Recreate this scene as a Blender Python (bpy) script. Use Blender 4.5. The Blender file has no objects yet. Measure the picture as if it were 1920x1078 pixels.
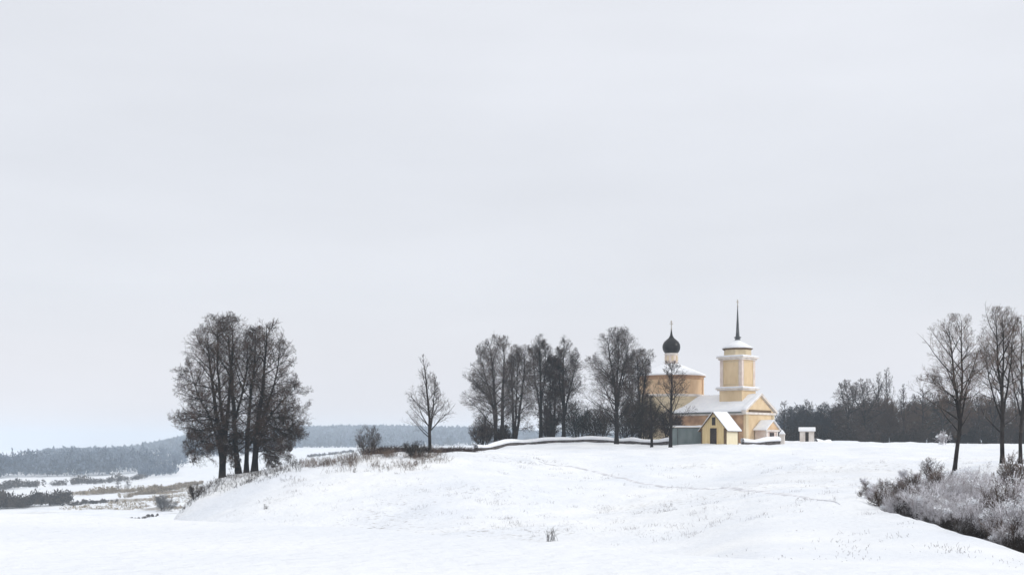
import bpy, bmesh, math, random
import numpy as np
from mathutils import Vector, Matrix

R = math.radians
SC = bpy.context.scene
COL = SC.collection
F = 2318.0            # focal length expressed in pixels of a 1920 wide frame
HOR = 840.0           # image row of the eye level
CX = 960.0

# ------------------------------------------------------------------ tagging
def tag(o, label=None, cat=None, group=None, kind=None):
    if label: o['label'] = label
    if cat: o['category'] = cat
    if group: o['group'] = group
    if kind: o['kind'] = kind
    return o

def empty(name, loc, rz=0.0):
    o = bpy.data.objects.new(name, None)
    o.empty_display_size = 0.3
    COL.objects.link(o)
    o.location = loc
    o.rotation_euler = (0, 0, rz)
    return o

def link(name, me, mat, parent=None, smooth=False):
    o = bpy.data.objects.new(name, me)
    COL.objects.link(o)
    if mat: me.materials.append(mat)
    if parent: o.parent = parent
    if smooth:
        me.polygons.foreach_set('use_smooth', np.ones(len(me.polygons), dtype=bool))
    return o

def mesh_np(name, V, Fq):
    """mesh from vertex array and an array of quads (or triangles)"""
    me = bpy.data.meshes.new(name)
    V = np.ascontiguousarray(V, dtype=np.float32); Fq = np.ascontiguousarray(Fq, dtype=np.int32)
    n, k = Fq.shape
    me.vertices.add(len(V)); me.vertices.foreach_set('co', V.ravel())
    me.loops.add(n * k); me.loops.foreach_set('vertex_index', Fq.ravel())
    me.polygons.add(n)
    me.polygons.foreach_set('loop_start', np.arange(n, dtype=np.int32) * k)
    me.polygons.foreach_set('loop_total', np.full(n, k, dtype=np.int32))
    me.update(calc_edges=True)
    return me

# ------------------------------------------------------------------ noise
def _hash(ix, iy, seed):
    h = (ix.astype(np.int64) * 374761393 + iy.astype(np.int64) * 668265263 + seed * 1442695041) & 0x7fffffff
    h = ((h ^ (h >> 13)) * 1274126177) & 0x7fffffff
    h = h ^ (h >> 16)
    return (h & 0xffff) / 65535.0

def vnoise(x, y, seed=0):
    x = np.asarray(x, float); y = np.asarray(y, float)
    ix = np.floor(x); iy = np.floor(y)
    fx = x - ix; fy = y - iy
    fx = fx * fx * (3 - 2 * fx); fy = fy * fy * (3 - 2 * fy)
    a = _hash(ix, iy, seed); b = _hash(ix + 1, iy, seed)
    c = _hash(ix, iy + 1, seed); d = _hash(ix + 1, iy + 1, seed)
    return (a * (1 - fx) + b * fx) * (1 - fy) + (c * (1 - fx) + d * fx) * fy - 0.5

# ------------------------------------------------------------------ terrain
def pchip(x, y, xi):
    x = np.asarray(x, float); y = np.asarray(y, float); xi = np.clip(xi, x[0], x[-1])
    h = np.diff(x); d = np.diff(y) / h
    m = np.zeros_like(y)
    for i in range(1, len(x) - 1):
        if d[i-1] * d[i] > 0:
            w1 = 2 * h[i] + h[i-1]; w2 = h[i] + 2 * h[i-1]
            m[i] = (w1 + w2) / (w1 / d[i-1] + w2 / d[i])
    m[0] = d[0]; m[-1] = d[-1]
    k = np.clip(np.searchsorted(x, xi, side='right') - 1, 0, len(x) - 2)
    t = (xi - x[k]) / h[k]
    return ((1 + 2*t) * (1-t)**2 * y[k] + t * (1-t)**2 * h[k] * m[k]
            + t*t * (3 - 2*t) * y[k+1] + t*t * (t-1) * h[k] * m[k+1])

# profile of the land along bearings; the second number is a height below (above) the eye
# or, when above 100, the image row at which the land stands there
PROF = {
  -500: [(32, 955), (60, -7), (130, -13), (250, -18.5), (420, -20), (850, -19.5), (1000, -17), (1400, -10), (2200, 856), (3500, -12)],
  0:    [(32, 962), (60, -7), (130, -13), (250, -18.5), (420, -20), (850, -19.5), (1000, -17), (1400, -10), (2200, 860), (3500, -12)],
  200:  [(32, 969), (55, -6.2), (110, -11.5), (200, -17), (300, -19), (420, -20), (850, -19), (1000, -15), (1300, 855), (2200, 856), (3500, -12)],
  280:  [(31.5, 973), (55, -5.8), (100, -9.2), (150, -13), (260, -18), (420, -19.8), (850, -17.5), (1000, -13), (1300, 852), (2200, 845), (3500, -12)],
  330:  [(31, 975), (55, -5.4), (88, -6.6), (112, 972), (128, -7.2), (160, -12.5), (260, -18), (420, -19.5), (850, -17), (1000, -12), (1300, 854), (2200, 833), (3500, -12)],
  375:  [(30.5, 977), (53, -5.2), (80, -6.1), (100, 968), (120, 922), (130, -4.6), (160, -10), (240, -17.5), (420, -19.5), (850, -16), (1300, 856), (2200, 828), (3500, -12)],
  420:  [(30, 979), (52, -5), (76, -5.8), (92, 973), (108, 932), (125, 893), (136, -3.4), (160, -8), (220, -16.5), (420, -19.5), (850, -15), (1300, 856), (2200, 826), (3500, -12)],
  480:  [(29, 982), (50, -4.8), (72, -5.8), (87, 978), (103, 926), (124, 884), (138, -2.8), (165, -8), (230, -17), (420, -19), (850, -13), (1300, 850), (2200, 824), (3500, -10)],
  560:  [(28, 986), (48, -4.6), (70, -5.8), (84, 981), (99, 922), (112, 885), (123, 869), (140, -2.4), (180, -9), (260, -18), (420, -18), (800, -12), (1050, 858), (1350, 840), (1500, 838), (2200, 812), (3500, -10)],
  700:  [(26, 993), (45, -4.3), (65, -5.6), (80, 990), (94, 932), (109, 884), (125, 858), (142, -1.4), (180, -7), (260, -16), (420, -17), (800, -11), (1050, 856), (1350, 839), (1500, 838), (2200, 810), (3500, -10)],
  860:  [(23.5, 1006), (40, -4), (58, -5.3), (74, 1002), (90, 938), (108, 882), (130, 849), (152, 844), (165, 841), (185, -0.3), (260, -8), (420, -15), (800, -11), (1350, 838), (2200, 815), (3500, -10)],
  1040: [(21.3, 1021), (36, -3.7), (52, -4.7), (68, 1008), (85, 958), (107, 898), (132, 852), (152, 836), (166, 831), (200, 824), (280, 0.5), (420, -10), (800, -11), (2200, 825), (3500, -10)],
  1250: [(19.3, 1042), (32, -3.3), (48, -4.2), (64, 1002), (85, 944), (110, 889), (135, 850), (155, 833), (180, 826), (230, 826), (320, 1.0), (460, -8), (800, -11), (2200, 832), (3500, -10)],
  1450: [(17.8, 1064), (30, 1040), (50, 992), (75, 938), (100, 892), (130, 856), (165, 835), (200, 829), (330, 830), (480, -6), (800, -10), (2200, 838), (3500, -10)],
  1580: [(17.3, 1070), (29, 1046), (46, 998), (62, 952), (74, 928), (100, 886), (130, 855), (165, 838), (200, 832), (330, 831), (480, -6), (800, -10), (2200, 838), (3500, -10)],
  1640: [(17.3, 1072), (29, 1048), (45, 996), (60, 953), (78, 914), (100, 880), (130, 852), (165, 838), (200, 833), (330, 832), (480, -6), (800, -10), (2200, 838), (3500, -10)],
  1720: [(17.2, 1074), (27, 1056), (40, 1008), (50, 974), (62, 942), (80, 908), (100, 880), (130, 854), (165, 840), (200, 834), (330, 832), (480, -6), (800, -10), (2200, 838), (3500, -10)],
  1800: [(17.1, 1076), (25, 1064), (34, 1030), (43, 1001), (55, 960), (72, 920), (90, 883), (130, 854), (165, 841), (200, 836), (330, 833), (480, -6), (800, -10), (2200, 838), (3500, -10)],
  1920: [(17, 1078), (24, 1070), (34, 1041), (46, 985), (62, 932), (80, 885), (95, 866), (130, 854), (165, 842), (200, 837), (330, 834), (480, -6), (800, -10), (2200, 838), (3500, -10)],
  2400: [(17, 1078), (22, 1074), (28, 1060), (40, 998), (56, 945), (75, 895), (95, 868), (130, 854), (165, 843), (200, 838), (330, 834), (480, -6), (800, -10), (2200, 838), (3500, -10)],
}
LY0, LY1, NLY = math.log(3.0), math.log(7000.0), 1400
LYG = np.linspace(LY0, LY1, NLY)
PXG = np.arange(-500, 2401, 10.0)
def _table():
    keys = sorted(PROF)
    A = np.zeros((len(keys), NLY))
    for i, k in enumerate(keys):
        pts = [(3.0, -1.65), (10.0, -1.66)]
        for Y, v in PROF[k]:
            pts.append((Y, (HOR - v) * Y / F if v > 100 else v))
        pts.append((7000.0, -6.0))
        x = np.log([p[0] for p in pts]); y = [p[1] for p in pts]
        A[i] = pchip(x, y, LYG)
    T = np.zeros((len(PXG), NLY))
    for j in range(NLY):
        T[:, j] = pchip(keys, A[:, j], PXG)
    for _ in range(2):          # soften along the bearing
        T[1:-1] = 0.25 * T[:-2] + 0.5 * T[1:-1] + 0.25 * T[2:]
    return T
TAB = _table()

def base_h(px, Y):
    u = np.clip((px - PXG[0]) / 10.0, 0, len(PXG) - 1.001)
    v = np.clip((np.log(np.maximum(Y, 3.0)) - LY0) / (LY1 - LY0) * (NLY - 1), 0, NLY - 1.001)
    i = u.astype(int); j = v.astype(int); fu = u - i; fv = v - j
    return ((TAB[i, j] * (1-fu) + TAB[i+1, j] * fu) * (1-fv) + (TAB[i, j+1] * (1-fu) + TAB[i+1, j+1] * fu) * fv)

LIPX = [1560, 1640, 1720, 1800, 1920, 2100, 2300, 2600]; LIPY = [70, 60, 51, 43.5, 34.5, 27, 22, 18]
def gully(px, Y):
    d = Y - pchip(LIPX, LIPY, np.asarray(px, float).ravel()).reshape(np.shape(px))
    a = np.clip(d / 3.2, 0, 1); a = a * a * (3 - 2 * a)
    b = np.clip((d - 5) / 15, 0, 1); b = b * b * (3 - 2 * b)
    c = np.clip((np.asarray(px, float) - 1600) / 130, 0, 1)
    return 0.85 * a * (1 - b) * c

def ground(X, Y):
    X = np.asarray(X, float); Y = np.asarray(Y, float)
    Ye = np.maximum(Y, 12.0)
    h = base_h(CX + F * X / Ye, Y) - gully(CX + F * X / Ye, Y)
    far = np.clip((Y - 42) / 40, 0, 1); vf = np.clip((Y - 250) / 400, 0, 1)
    n = vnoise(X / 14., Y / 17., 6) * .75 * far + vnoise(X / 6.1, Y / 7.3, 1) * (0.05 + 0.34 * far) + vnoise(X / 1.9, Y / 2.3, 2) * (0.02 + 0.22 * far)
    n = n + vnoise(X / 0.7, Y / 0.8, 3) * (0.012 + 0.075 * far) * (1 - vf)
    n = n + vnoise(X / 90., Y / 120., 4) * 1.5 * vf
    return h + n

def gz(X, Y): return float(ground(np.array([X]), np.array([Y]))[0])
def X_of(px, Y): return (px - CX) / F * Y
def Z_of(py, Y): return (HOR - py) / F * Y
YG = np.exp(LYG)
def hit(px, py, y0=14.0, y1=3400.0):
    """first point of the land met at this bearing and dip: used to lay things out on the ground"""
    h = base_h(np.full(NLY, float(px)), YG)
    row = HOR - F * h / YG
    ok = np.where((row <= py) & (YG >= y0))[0]
    k = ok[0] if len(ok) else NLY - 1
    Y = YG[k]
    return X_of(px, Y), Y

# ------------------------------------------------------------------ materials
def nodes(name):
    m = bpy.data.materials.new(name); m.use_nodes = True
    nt = m.node_tree
    return m, nt, nt.nodes['Principled BSDF']

def mixrgb(nt, a, b, fac):
    n = nt.nodes.new('ShaderNodeMix'); n.data_type = 'RGBA'
    for s, v in ((n.inputs['Factor'], fac), (n.inputs[6], a), (n.inputs[7], b)):
        if hasattr(v, 'is_linked') or isinstance(v, bpy.types.NodeSocket): nt.links.new(v, s)
        else: s.default_value = v if isinstance(v, (int, float)) else (*v, 1)
    return n.outputs[2]

def noise_fac(nt, scale, lo, hi, detail=4.0, coord='Object', stretch=None):
    tc = nt.nodes.new('ShaderNodeTexCoord'); n = nt.nodes.new('ShaderNodeTexNoise')
    n.inputs['Scale'].default_value = scale; n.inputs['Detail'].default_value = detail
    src = tc.outputs[coord]
    if stretch:
        mp = nt.nodes.new('ShaderNodeMapping'); mp.inputs['Scale'].default_value = stretch
        nt.links.new(src, mp.inputs['Vector']); src = mp.outputs['Vector']
    nt.links.new(src, n.inputs['Vector'])
    mr = nt.nodes.new('ShaderNodeMapRange')
    mr.inputs['From Min'].default_value = lo; mr.inputs['From Max'].default_value = hi
    nt.links.new(n.outputs['Fac'], mr.inputs['Value'])
    return mr.outputs['Result'], n.outputs['Fac']

def bump(nt, bsdf, h, dist, strength=0.5):
    b = nt.nodes.new('ShaderNodeBump'); b.inputs['Distance'].default_value = dist; b.inputs['Strength'].default_value = strength
    nt.links.new(h, b.inputs['Height']); nt.links.new(b.outputs['Normal'], bsdf.inputs['Normal'])

def mat_plain(name, a, b, scale=3.0, rough=0.85, bd=0.0, stretch=None, lo=0.35, hi=0.65):
    m, nt, p = nodes(name)
    f, raw = noise_fac(nt, scale, lo, hi, 5.0, stretch=stretch)
    nt.links.new(mixrgb(nt, a, b, f), p.inputs['Base Color'])
    p.inputs['Roughness'].default_value = rough
    p.inputs['Specular IOR Level'].default_value = 0.2
    if bd: bump(nt, p, raw, bd)
    return m

def mat_twig(name, a, b, snow=0.0, snowcol=(0.75, 0.77, 0.82), scale=1.2, nz=(0.35, 0.8)):
    """bark; snow lies only on the faces that look up, in patches"""
    m, nt, p = nodes(name)
    f, _ = noise_fac(nt, scale, 0.35, 0.65, 3.0)
    c = mixrgb(nt, a, b, f)
    if snow:
        g = nt.nodes.new('ShaderNodeNewGeometry'); sx = nt.nodes.new('ShaderNodeSeparateXYZ')
        nt.links.new(g.outputs['Normal'], sx.inputs[0])
        mr = nt.nodes.new('ShaderNodeMapRange'); mr.inputs['From Min'].default_value = nz[0]; mr.inputs['From Max'].default_value = nz[1]
        nt.links.new(sx.outputs['Z'], mr.inputs['Value'])
        f2, _ = noise_fac(nt, scale * 0.8, 0.62 - snow * 0.35, 0.72 - snow * 0.3, 3.0)
        mu = nt.nodes.new('ShaderNodeMath'); mu.operation = 'MULTIPLY'
        nt.links.new(mr.outputs['Result'], mu.inputs[0]); nt.links.new(f2, mu.inputs[1])
        c = mixrgb(nt, c, snowcol, mu.outputs[0])
    nt.links.new(c, p.inputs['Base Color'])
    p.inputs['Roughness'].default_value = 0.95
    p.inputs['Specular IOR Level'].default_value = 0.05
    return m

def mat_ground():
    m, nt, p = nodes('snow_ground')
    at = nt.nodes.new('ShaderNodeAttribute'); at.attribute_name = 'soil'
    f1, _ = noise_fac(nt, 1.4, 0.38, 0.62, 6.0)
    f3, _ = noise_fac(nt, 0.12, 0.3, 0.7, 3.0)
    snow = mixrgb(nt, (0.76, 0.79, 0.84), (0.87, 0.88, 0.89), f3)
    soil = mixrgb(nt, (0.10, 0.075, 0.055), (0.27, 0.215, 0.15), f1)
    # grass pokes through where the soil mask and the fine noise agree
    f2, raw = noise_fac(nt, 2.6, 0.0, 1.0, 8.0)
    sub = nt.nodes.new('ShaderNodeMath'); sub.operation = 'ADD'
    nt.links.new(at.outputs['Fac'], sub.inputs[0]); nt.links.new(f2, sub.inputs[1])
    mr = nt.nodes.new('ShaderNodeMapRange'); mr.inputs['From Min'].default_value = 0.88; mr.inputs['From Max'].default_value = 1.18
    nt.links.new(sub.outputs[0], mr.inputs['Value'])
    nt.links.new(mixrgb(nt, snow, soil, mr.outputs['Result']), p.inputs['Base Color'])
    p.inputs['Roughness'].default_value = 0.9
    p.inputs['Specular IOR Level'].default_value = 0.15
    bump(nt, p, raw, 0.2, 0.6)
    return m

M = {}
M['ground'] = mat_ground()
M['snow'] = mat_plain('snow', (0.80, 0.82, 0.86), (0.87, 0.88, 0.90), 2.0, 0.9, 0.05)
M['bark'] = mat_twig('bark_dark', (0.007, 0.006, 0.006), (0.022, 0.018, 0.016), 0.12)
M['twig'] = mat_twig('twigs_dark', (0.018, 0.013, 0.011), (0.070, 0.047, 0.036), 0.08)
M['bark_grey'] = mat_twig('bark_grey', (0.014, 0.012, 0.011), (0.04, 0.034, 0.031), 0.12)
M['twig_grey'] = mat_twig('twigs_grey', (0.040, 0.032, 0.028), (0.115, 0.088, 0.075), 0.08)
M['twig_red'] = mat_twig('twigs_reddish', (0.02, 0.011, 0.010), (0.055, 0.032, 0.027), 0.1)
M['twig_olive'] = mat_twig('twigs_olive', (0.016, 0.013, 0.009), (0.055, 0.044, 0.030), 0.1)
M['thicket'] = mat_twig('thicket', (0.022, 0.019, 0.018), (0.08, 0.064, 0.052), 0.0, scale=0.35)
M['woodtwig'] = mat_twig('wood_twigs', (0.008, 0.008, 0.009), (0.062, 0.045, 0.035), 0.0, scale=0.07)
M['twig_brown'] = mat_twig('twigs_brown', (0.018, 0.011, 0.009), (0.085, 0.054, 0.038), 0.08)
M['woodbrown'] = mat_twig('wood_brown', (0.018, 0.014, 0.012), (0.125, 0.083, 0.058), 0.0, scale=0.06)
M['scrubdark'] = mat_twig('dark_scrub_twigs', (0.010, 0.008, 0.007), (0.06, 0.047, 0.04), 0.2)
M['hedge'] = mat_twig('hedge_twigs', (0.055, 0.052, 0.052), (0.15, 0.135, 0.125), 0.0, scale=0.2)
M['woodblue'] = mat_twig('wood_blue', (0.034, 0.038, 0.046), (0.10, 0.108, 0.125), 0.0, scale=0.06)  # mist over this end of the wood, put into the twig colour
M['twig_ash'] = mat_twig('twigs_ash', (0.055, 0.040, 0.032), (0.17, 0.122, 0.096), 0.08)
M['needles'] = mat_twig('needles', (0.012, 0.018, 0.014), (0.03, 0.038, 0.03), 0.25, scale=0.8)
M['frost'] = mat_twig('frosted_twigs', (0.13, 0.10, 0.088), (0.58, 0.55, 0.57), .85, (0.82, 0.82, 0.87), 1.6, (-0.3, 0.3))
M['frost_dark'] = mat_twig('frosted_dark_twigs', (0.035, 0.025, 0.020), (0.16, 0.118, 0.092), 0.4, (0.70, 0.70, 0.76), 2.5, (0.2, 0.7))
M['deadgrass'] = mat_twig('dead_grass', (0.07, 0.052, 0.043), (0.21, 0.155, 0.12), 0.2)
M['weeds'] = mat_twig('weed_stalks', (0.09, 0.078, 0.080), (0.24, 0.21, 0.215), 0.25)
M['hazed_wood'] = mat_twig('far_wood', (0.085, 0.118, 0.165), (0.185, 0.225, 0.285), 0.0, scale=0.05)  # frosted twigs, with aerial haze put into the pale blue tint
M['reed'] = mat_twig('reeds', (0.20, 0.165, 0.12), (0.36, 0.30, 0.22), 0.0, scale=0.4)
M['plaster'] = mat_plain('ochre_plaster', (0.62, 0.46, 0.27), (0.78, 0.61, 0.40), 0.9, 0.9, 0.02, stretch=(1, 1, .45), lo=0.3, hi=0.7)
M['plaster_peach'] = mat_plain('peach_plaster', (0.58, 0.39, 0.23), (0.76, 0.55, 0.35), 0.8, 0.9, 0.02, stretch=(1, 1, .45), lo=0.3, hi=0.7)
M['plaster_pale'] = mat_plain('pale_yellow_plaster', (0.56, 0.46, 0.30), (0.72, 0.60, 0.42), 0.8, 0.9, 0.02, stretch=(1, 1, .45))
M['plaster_dim'] = mat_plain('shaded_peach_plaster', (0.30, 0.17, 0.10), (0.54, 0.34, 0.20), 0.8, 0.9, 0.01)  # darker peach: the shade on the refectory wall is put into the colour
M['white'] = mat_plain('white_trim', (0.60, 0.54, 0.49), (0.78, 0.73, 0.68), 1.2, 0.85)
M['pinkwhite'] = mat_plain('pinkish_whitewash', (0.62, 0.50, 0.44), (0.74, 0.64, 0.57), 1.2, 0.85)
M['dark'] = mat_plain('dark_opening', (0.02, 0.016, 0.014), (0.05, 0.035, 0.028), 4.0, 0.6)
M['black_dome'] = mat_plain('black_dome_metal', (0.004, 0.0035, 0.0035), (0.012, 0.010, 0.010), 2.0, 0.3)
M['spire'] = mat_plain('spire_metal', (0.045, 0.05, 0.055), (0.10, 0.105, 0.11), 2.0, 0.45)
M['iron'] = mat_plain('cross_metal', (0.25, 0.22, 0.18), (0.38, 0.34, 0.27), 4.0, 0.5)
M['hutwall'] = mat_plain('yellow_board_wall', (0.60, 0.45, 0.22), (0.72, 0.57, 0.32), 1.6, 0.85, 0.01, stretch=(6, 6, 0.4))
M['hutwall_lit'] = mat_plain('lit_cream_board_wall', (0.74, 0.65, 0.45), (0.80, 0.73, 0.55), 1.6, 0.85, 0.01, stretch=(6, 6, 0.4))  # paler than the front: light on the hut's side put into the colour
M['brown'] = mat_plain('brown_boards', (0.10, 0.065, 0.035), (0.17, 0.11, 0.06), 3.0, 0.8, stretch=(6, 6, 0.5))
M['metal_green'] = mat_plain('grey_green_sheet_metal', (0.13, 0.165, 0.165), (0.20, 0.235, 0.23), 1.5, 0.5, stretch=(1, 1, 0.3))
M['metal_dark'] = mat_plain('dark_sheet_metal', (0.07, 0.085, 0.085), (0.11, 0.125, 0.12), 1.5, 0.55)
M['stone'] = mat_plain('dark_stone', (0.045, 0.04, 0.04), (0.14, 0.125, 0.12), 3.0, 0.9, 0.04)
M['track'] = mat_plain('trodden_snow', (0.58, 0.58, 0.61), (0.82, 0.83, 0.86), 1.1, 0.9, 0.05, lo=0.42, hi=0.60)

# ------------------------------------------------------------------ ground sheet
SOIL = []      # (x, y, rx, ry, amount)
def soil_px(px, py, rpx, rpy_m, amt, y0=14.0):
    x, y = hit(px, py, y0); SOIL.append((x, y, rpx * y / F, rpy_m, amt))
for px, py, a in ((585, 882, .30), (640, 872, .34), (690, 866, .36), (735, 862, .42), (775, 864, .55), (805, 862, .5)):
    soil_px(px, py, 26, 4.0, a)
for px, py, rp, rm, a in ((180, 924, 90, 40, .62), (290, 925, 70, 30, .72), (340, 912, 40, 30, .66), (370, 916, 25, 16, .6), (250, 937, 70, 20, .60), (150, 943, 70, 14, .55), (310, 952, 60, 20, .60), (60, 962, 90, 10, .42), (200, 956, 60, 12, .45), (330, 962, 40, 10, .5), (100, 905, 90, 20, .4)):
    soil_px(px, py, rp, rm, a, 200)
for px, py, a in ((415, 894, .45), (455, 890, .5), (480, 888, .45), (360, 935, .4), (1020, 832, .3), (1150, 836, .4), (1220, 834, .35)):
    soil_px(px, py, 28, 3.0, a)

def build_ground():
    ap = 70.0
    rows = np.concatenate([np.linspace(-60, 12, 14), np.exp(np.linspace(math.log(13), math.log(60), 300)),
                           np.exp(np.linspace(math.log(60.4), math.log(200), 330)), np.exp(np.linspace(math.log(202), math.log(6000), 200))])
    u = np.concatenate([np.linspace(-1.3, -0.5, 60), np.linspace(-0.495, 0.495, 560), np.linspace(0.5, 1.3, 60)])
    Y = rows[:, None] + 0 * u[None, :]
    X = u[None, :] * (rows[:, None] * 1.0 + ap * np.clip(1 - (rows[:, None] - 13) / 500, 0.0, 1) * 0.55 + 14 * (rows[:, None] < 13))
    Z = ground(X, Y)
    V = np.stack([X, Y, Z], -1).reshape(-1, 3)
    nr, nc = Y.shape
    i = np.arange(nr - 1)[:, None] * nc + np.arange(nc - 1)[None, :]
    Fq = np.stack([i, i + 1, i + nc + 1, i + nc], -1).reshape(-1, 4)
    me = mesh_np('snow_ground', V, Fq)
    o = link('snow_ground', me, M['ground'], smooth=True)
    s = np.zeros(len(V))
    for x, y, rx, ry, a in SOIL:
        d = ((V[:, 0] - x) / rx) ** 2 + ((V[:, 1] - y) / ry) ** 2
        s = np.maximum(s, a * np.clip(1.25 - d, 0, 1))
    s = np.maximum(s, np.clip(gully(CX + F * V[:, 0] / np.maximum(V[:, 1], 12), V[:, 1]) - .45, 0, 1) * 2.2)
    s = np.maximum(s, .33 * np.clip((V[:, 1] - 50) / 15, 0, 1) * np.clip((150 - V[:, 1]) / 20, 0, 1) * np.clip(.55 + 1.6 * vnoise(V[:, 0] / 9., V[:, 1] / 12., 77), 0, 1))
    at = me.attributes.new('soil', 'FLOAT', 'POINT'); at.data.foreach_set('value', s.astype(np.float32))
    tag(o, 'white snow covered land rolling from the near bank to the hill', None, None, 'structure')
build_ground()

def build_path():
    pts = [(1010, 868), (1060, 874), (1120, 886), (1200, 904), (1300, 916), (1420, 929), (1500, 939), (1575, 950)]
    w = [hit(*p) for p in pts]
    t = np.arange(len(w)); ti = np.linspace(0, len(w) - 1, 260)
    xs = pchip(t, [a[0] for a in w], ti); ys = pchip(t, [a[1] for a in w], ti)
    dx = np.gradient(xs); dy = np.gradient(ys); L = np.hypot(dx, dy)
    nx, ny = -dy / L, dx / L
    V = []
    for k in range(260):
        wd = 0.42 * (0.7 + 0.6 * float(vnoise(np.array(k * .21), np.array(1.), 3)) + .25 * random.random()) * min(1, k / 50, (259 - k) / 50 + .02)
        for q in (-1, -0.5, 0, 0.5, 1):
            x = xs[k] + nx[k] * wd * q; y = ys[k] + ny[k] * wd * q
            V.append((x, y, gz(x, y) + 0.05 - 0.06 * q * q))
    n = 5
    Fq = [(k*n+q, k*n+q+1, (k+1)*n+q+1, (k+1)*n+q) for k in range(259) for q in range(n-1)]
    o = link('path', mesh_np('path', np.array(V), np.array(Fq)), M['track'], smooth=True)
    tag(o, 'faint trodden path crossing the snowy slope below the church', None, None, 'structure')
random.seed(3)
build_path()

# ------------------------------------------------------------------ branching plants (vectorised)
def norm(v): return v / np.maximum(np.linalg.norm(v, axis=-1, keepdims=True), 1e-9)

def tubes(P, Rr, k):
    N, Mn, _ = P.shape
    T = norm(P[:, -1] - P[:, 0])
    ref = np.where(np.abs(T[:, 2:3]) > 0.9, np.array([[1., 0, 0]]), np.array([[0., 0, 1.]]))
    A = norm(np.cross(T, ref)); B = np.cross(T, A)
    ang = np.arange(k) * 2 * math.pi / k
    ring = np.cos(ang)[None, None, :, None] * A[:, None, None, :] + np.sin(ang)[None, None, :, None] * B[:, None, None, :]
    V = P[:, :, None, :] + ring * Rr[:, :, None, None]
    b = (np.arange(N)[:, None, None] * Mn + np.arange(Mn - 1)[None, :, None]) * k
    q = np.arange(k)[None, None, :]; q2 = (q + 1) % k
    Fq = np.stack([b + q, b + q2, b + k + q2, b + k + q], -1).reshape(-1, 4)
    return V.reshape(-1, 3), Fq

def join(parts):
    Vs, Fs, o = [], [], 0
    for V, Fq in parts:
        Vs.append(V); Fs.append(Fq + o); o += len(V)
    return np.concatenate(Vs), np.concatenate(Fs)

def resample(P, f, Mn):
    """shorten polylines P (N,S+1,3) to the fraction f (N) and give them Mn points"""
    S = P.shape[1] - 1
    s = np.clip(f, 0.02, 1)[:, None] * np.linspace(0, S, Mn)[None, :]
    i = np.minimum(s.astype(int), S - 1); fr = (s - i)[..., None]
    n = np.arange(len(P))[:, None]
    return P[n, i] * (1 - fr) + P[n, i + 1] * fr

class Env:
    """crown outline: rows of (z, centre x, radius)"""
    def __init__(s, rows): s.r = np.array(sorted(rows), float)
    def inside(s, P):
        z = P[..., 2]
        c = np.interp(z, s.r[:, 0], s.r[:, 1]); r = np.interp(z, s.r[:, 0], s.r[:, 2])
        lump = 1 + 0.22 * np.sin(3.1 * np.arctan2(P[..., 1], P[..., 0] - c) + 1.7 * z)
        return (np.hypot(P[..., 0] - c, P[..., 1]) < r * lump) & (z < s.r[-1, 0])

def sprout(rng, P, Rr, n, t0, t1, ang, lenf, trop, wig, S, env, rk, rtip, droop=None, tpow=1.0):
    """children of the polylines P: n each"""
    N, Mn, _ = P.shape
    par = np.repeat(np.arange(N), n)
    t = t0 + (t1 - t0) * ((np.tile(np.arange(n), N) + rng.random(N * n)) / n) ** tpow
    s = t * (Mn - 1); i = np.minimum(s.astype(int), Mn - 2); fr = (s - i)[:, None]
    start = P[par, i] * (1 - fr) + P[par, i + 1] * fr
    T = norm(P[par, i + 1] - P[par, i])
    r = Rr[par, i] * (1 - fr[:, 0]) + Rr[par, i + 1] * fr[:, 0]
    az = np.tile(np.arange(n) * 2.39996, N) + np.repeat(rng.random(N) * 6.28, n) + rng.normal(0, 0.4, N * n)
    ref = np.where(np.abs(T[:, 2:3]) > 0.9, np.array([[1., 0, 0]]), np.array([[0., 0, 1.]]))
    A = norm(np.cross(T, ref)); B = np.cross(T, A)
    a = np.interp(t, [t0, t1], [R(ang[0]), R(ang[1])]) * (1 + rng.normal(0, 0.16, N * n))
    d = np.cos(a)[:, None] * T + np.sin(a)[:, None] * (np.cos(az)[:, None] * A + np.sin(az)[:, None] * B)
    plen = np.linalg.norm(np.diff(P, axis=1), axis=2).sum(1)[par]
    L = np.interp(t, [t0, t1], [lenf[0], lenf[1]]) * (plen if lenf[2] else 1.0) * rng.uniform(0.65, 1.25, N * n)
    Q = np.zeros((N * n, S + 1, 3)); Q[:, 0] = start
    tr = np.full(N * n, trop) if droop is None else np.interp(t, [t0, t1], [droop, trop])
    up = np.array([0, 0, 1.0])
    for k in range(S):
        d = norm(d + up * tr[:, None] / S + rng.normal(0, wig, (N * n, 3)))
        Q[:, k + 1] = Q[:, k] + d * (L / S)[:, None]
    f = np.ones(N * n)
    if env is not None:
        ins = env.inside(Q); bad = ~ins
        first = np.where(bad.any(1), bad.argmax(1), S + 1)
        f = np.clip(first / (S + 0.0), 0.25, 1.0) * np.where(first <= S, rng.uniform(0.6, 1.12, N * n), 1.0)
    Q = resample(Q, f, S + 1)
    r0 = np.minimum(r * 0.72, L * f * rk + rtip)
    r0 = np.maximum(r0, rtip)
    RR = r0[:, None] * (1 - np.linspace(0, 1, S + 1)[None, :]) + rtip * np.linspace(0, 1, S + 1)[None, :]
    return Q, RR

def poly_resample(pts, Mn):
    pts = np.array(pts, float)
    d = np.concatenate([[0], np.cumsum(np.linalg.norm(np.diff(pts, axis=0), axis=1))])
    u = np.linspace(0, d[-1], Mn)
    return np.stack([pchip(d, pts[:, k], u) for k in range(3)], -1)

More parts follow.
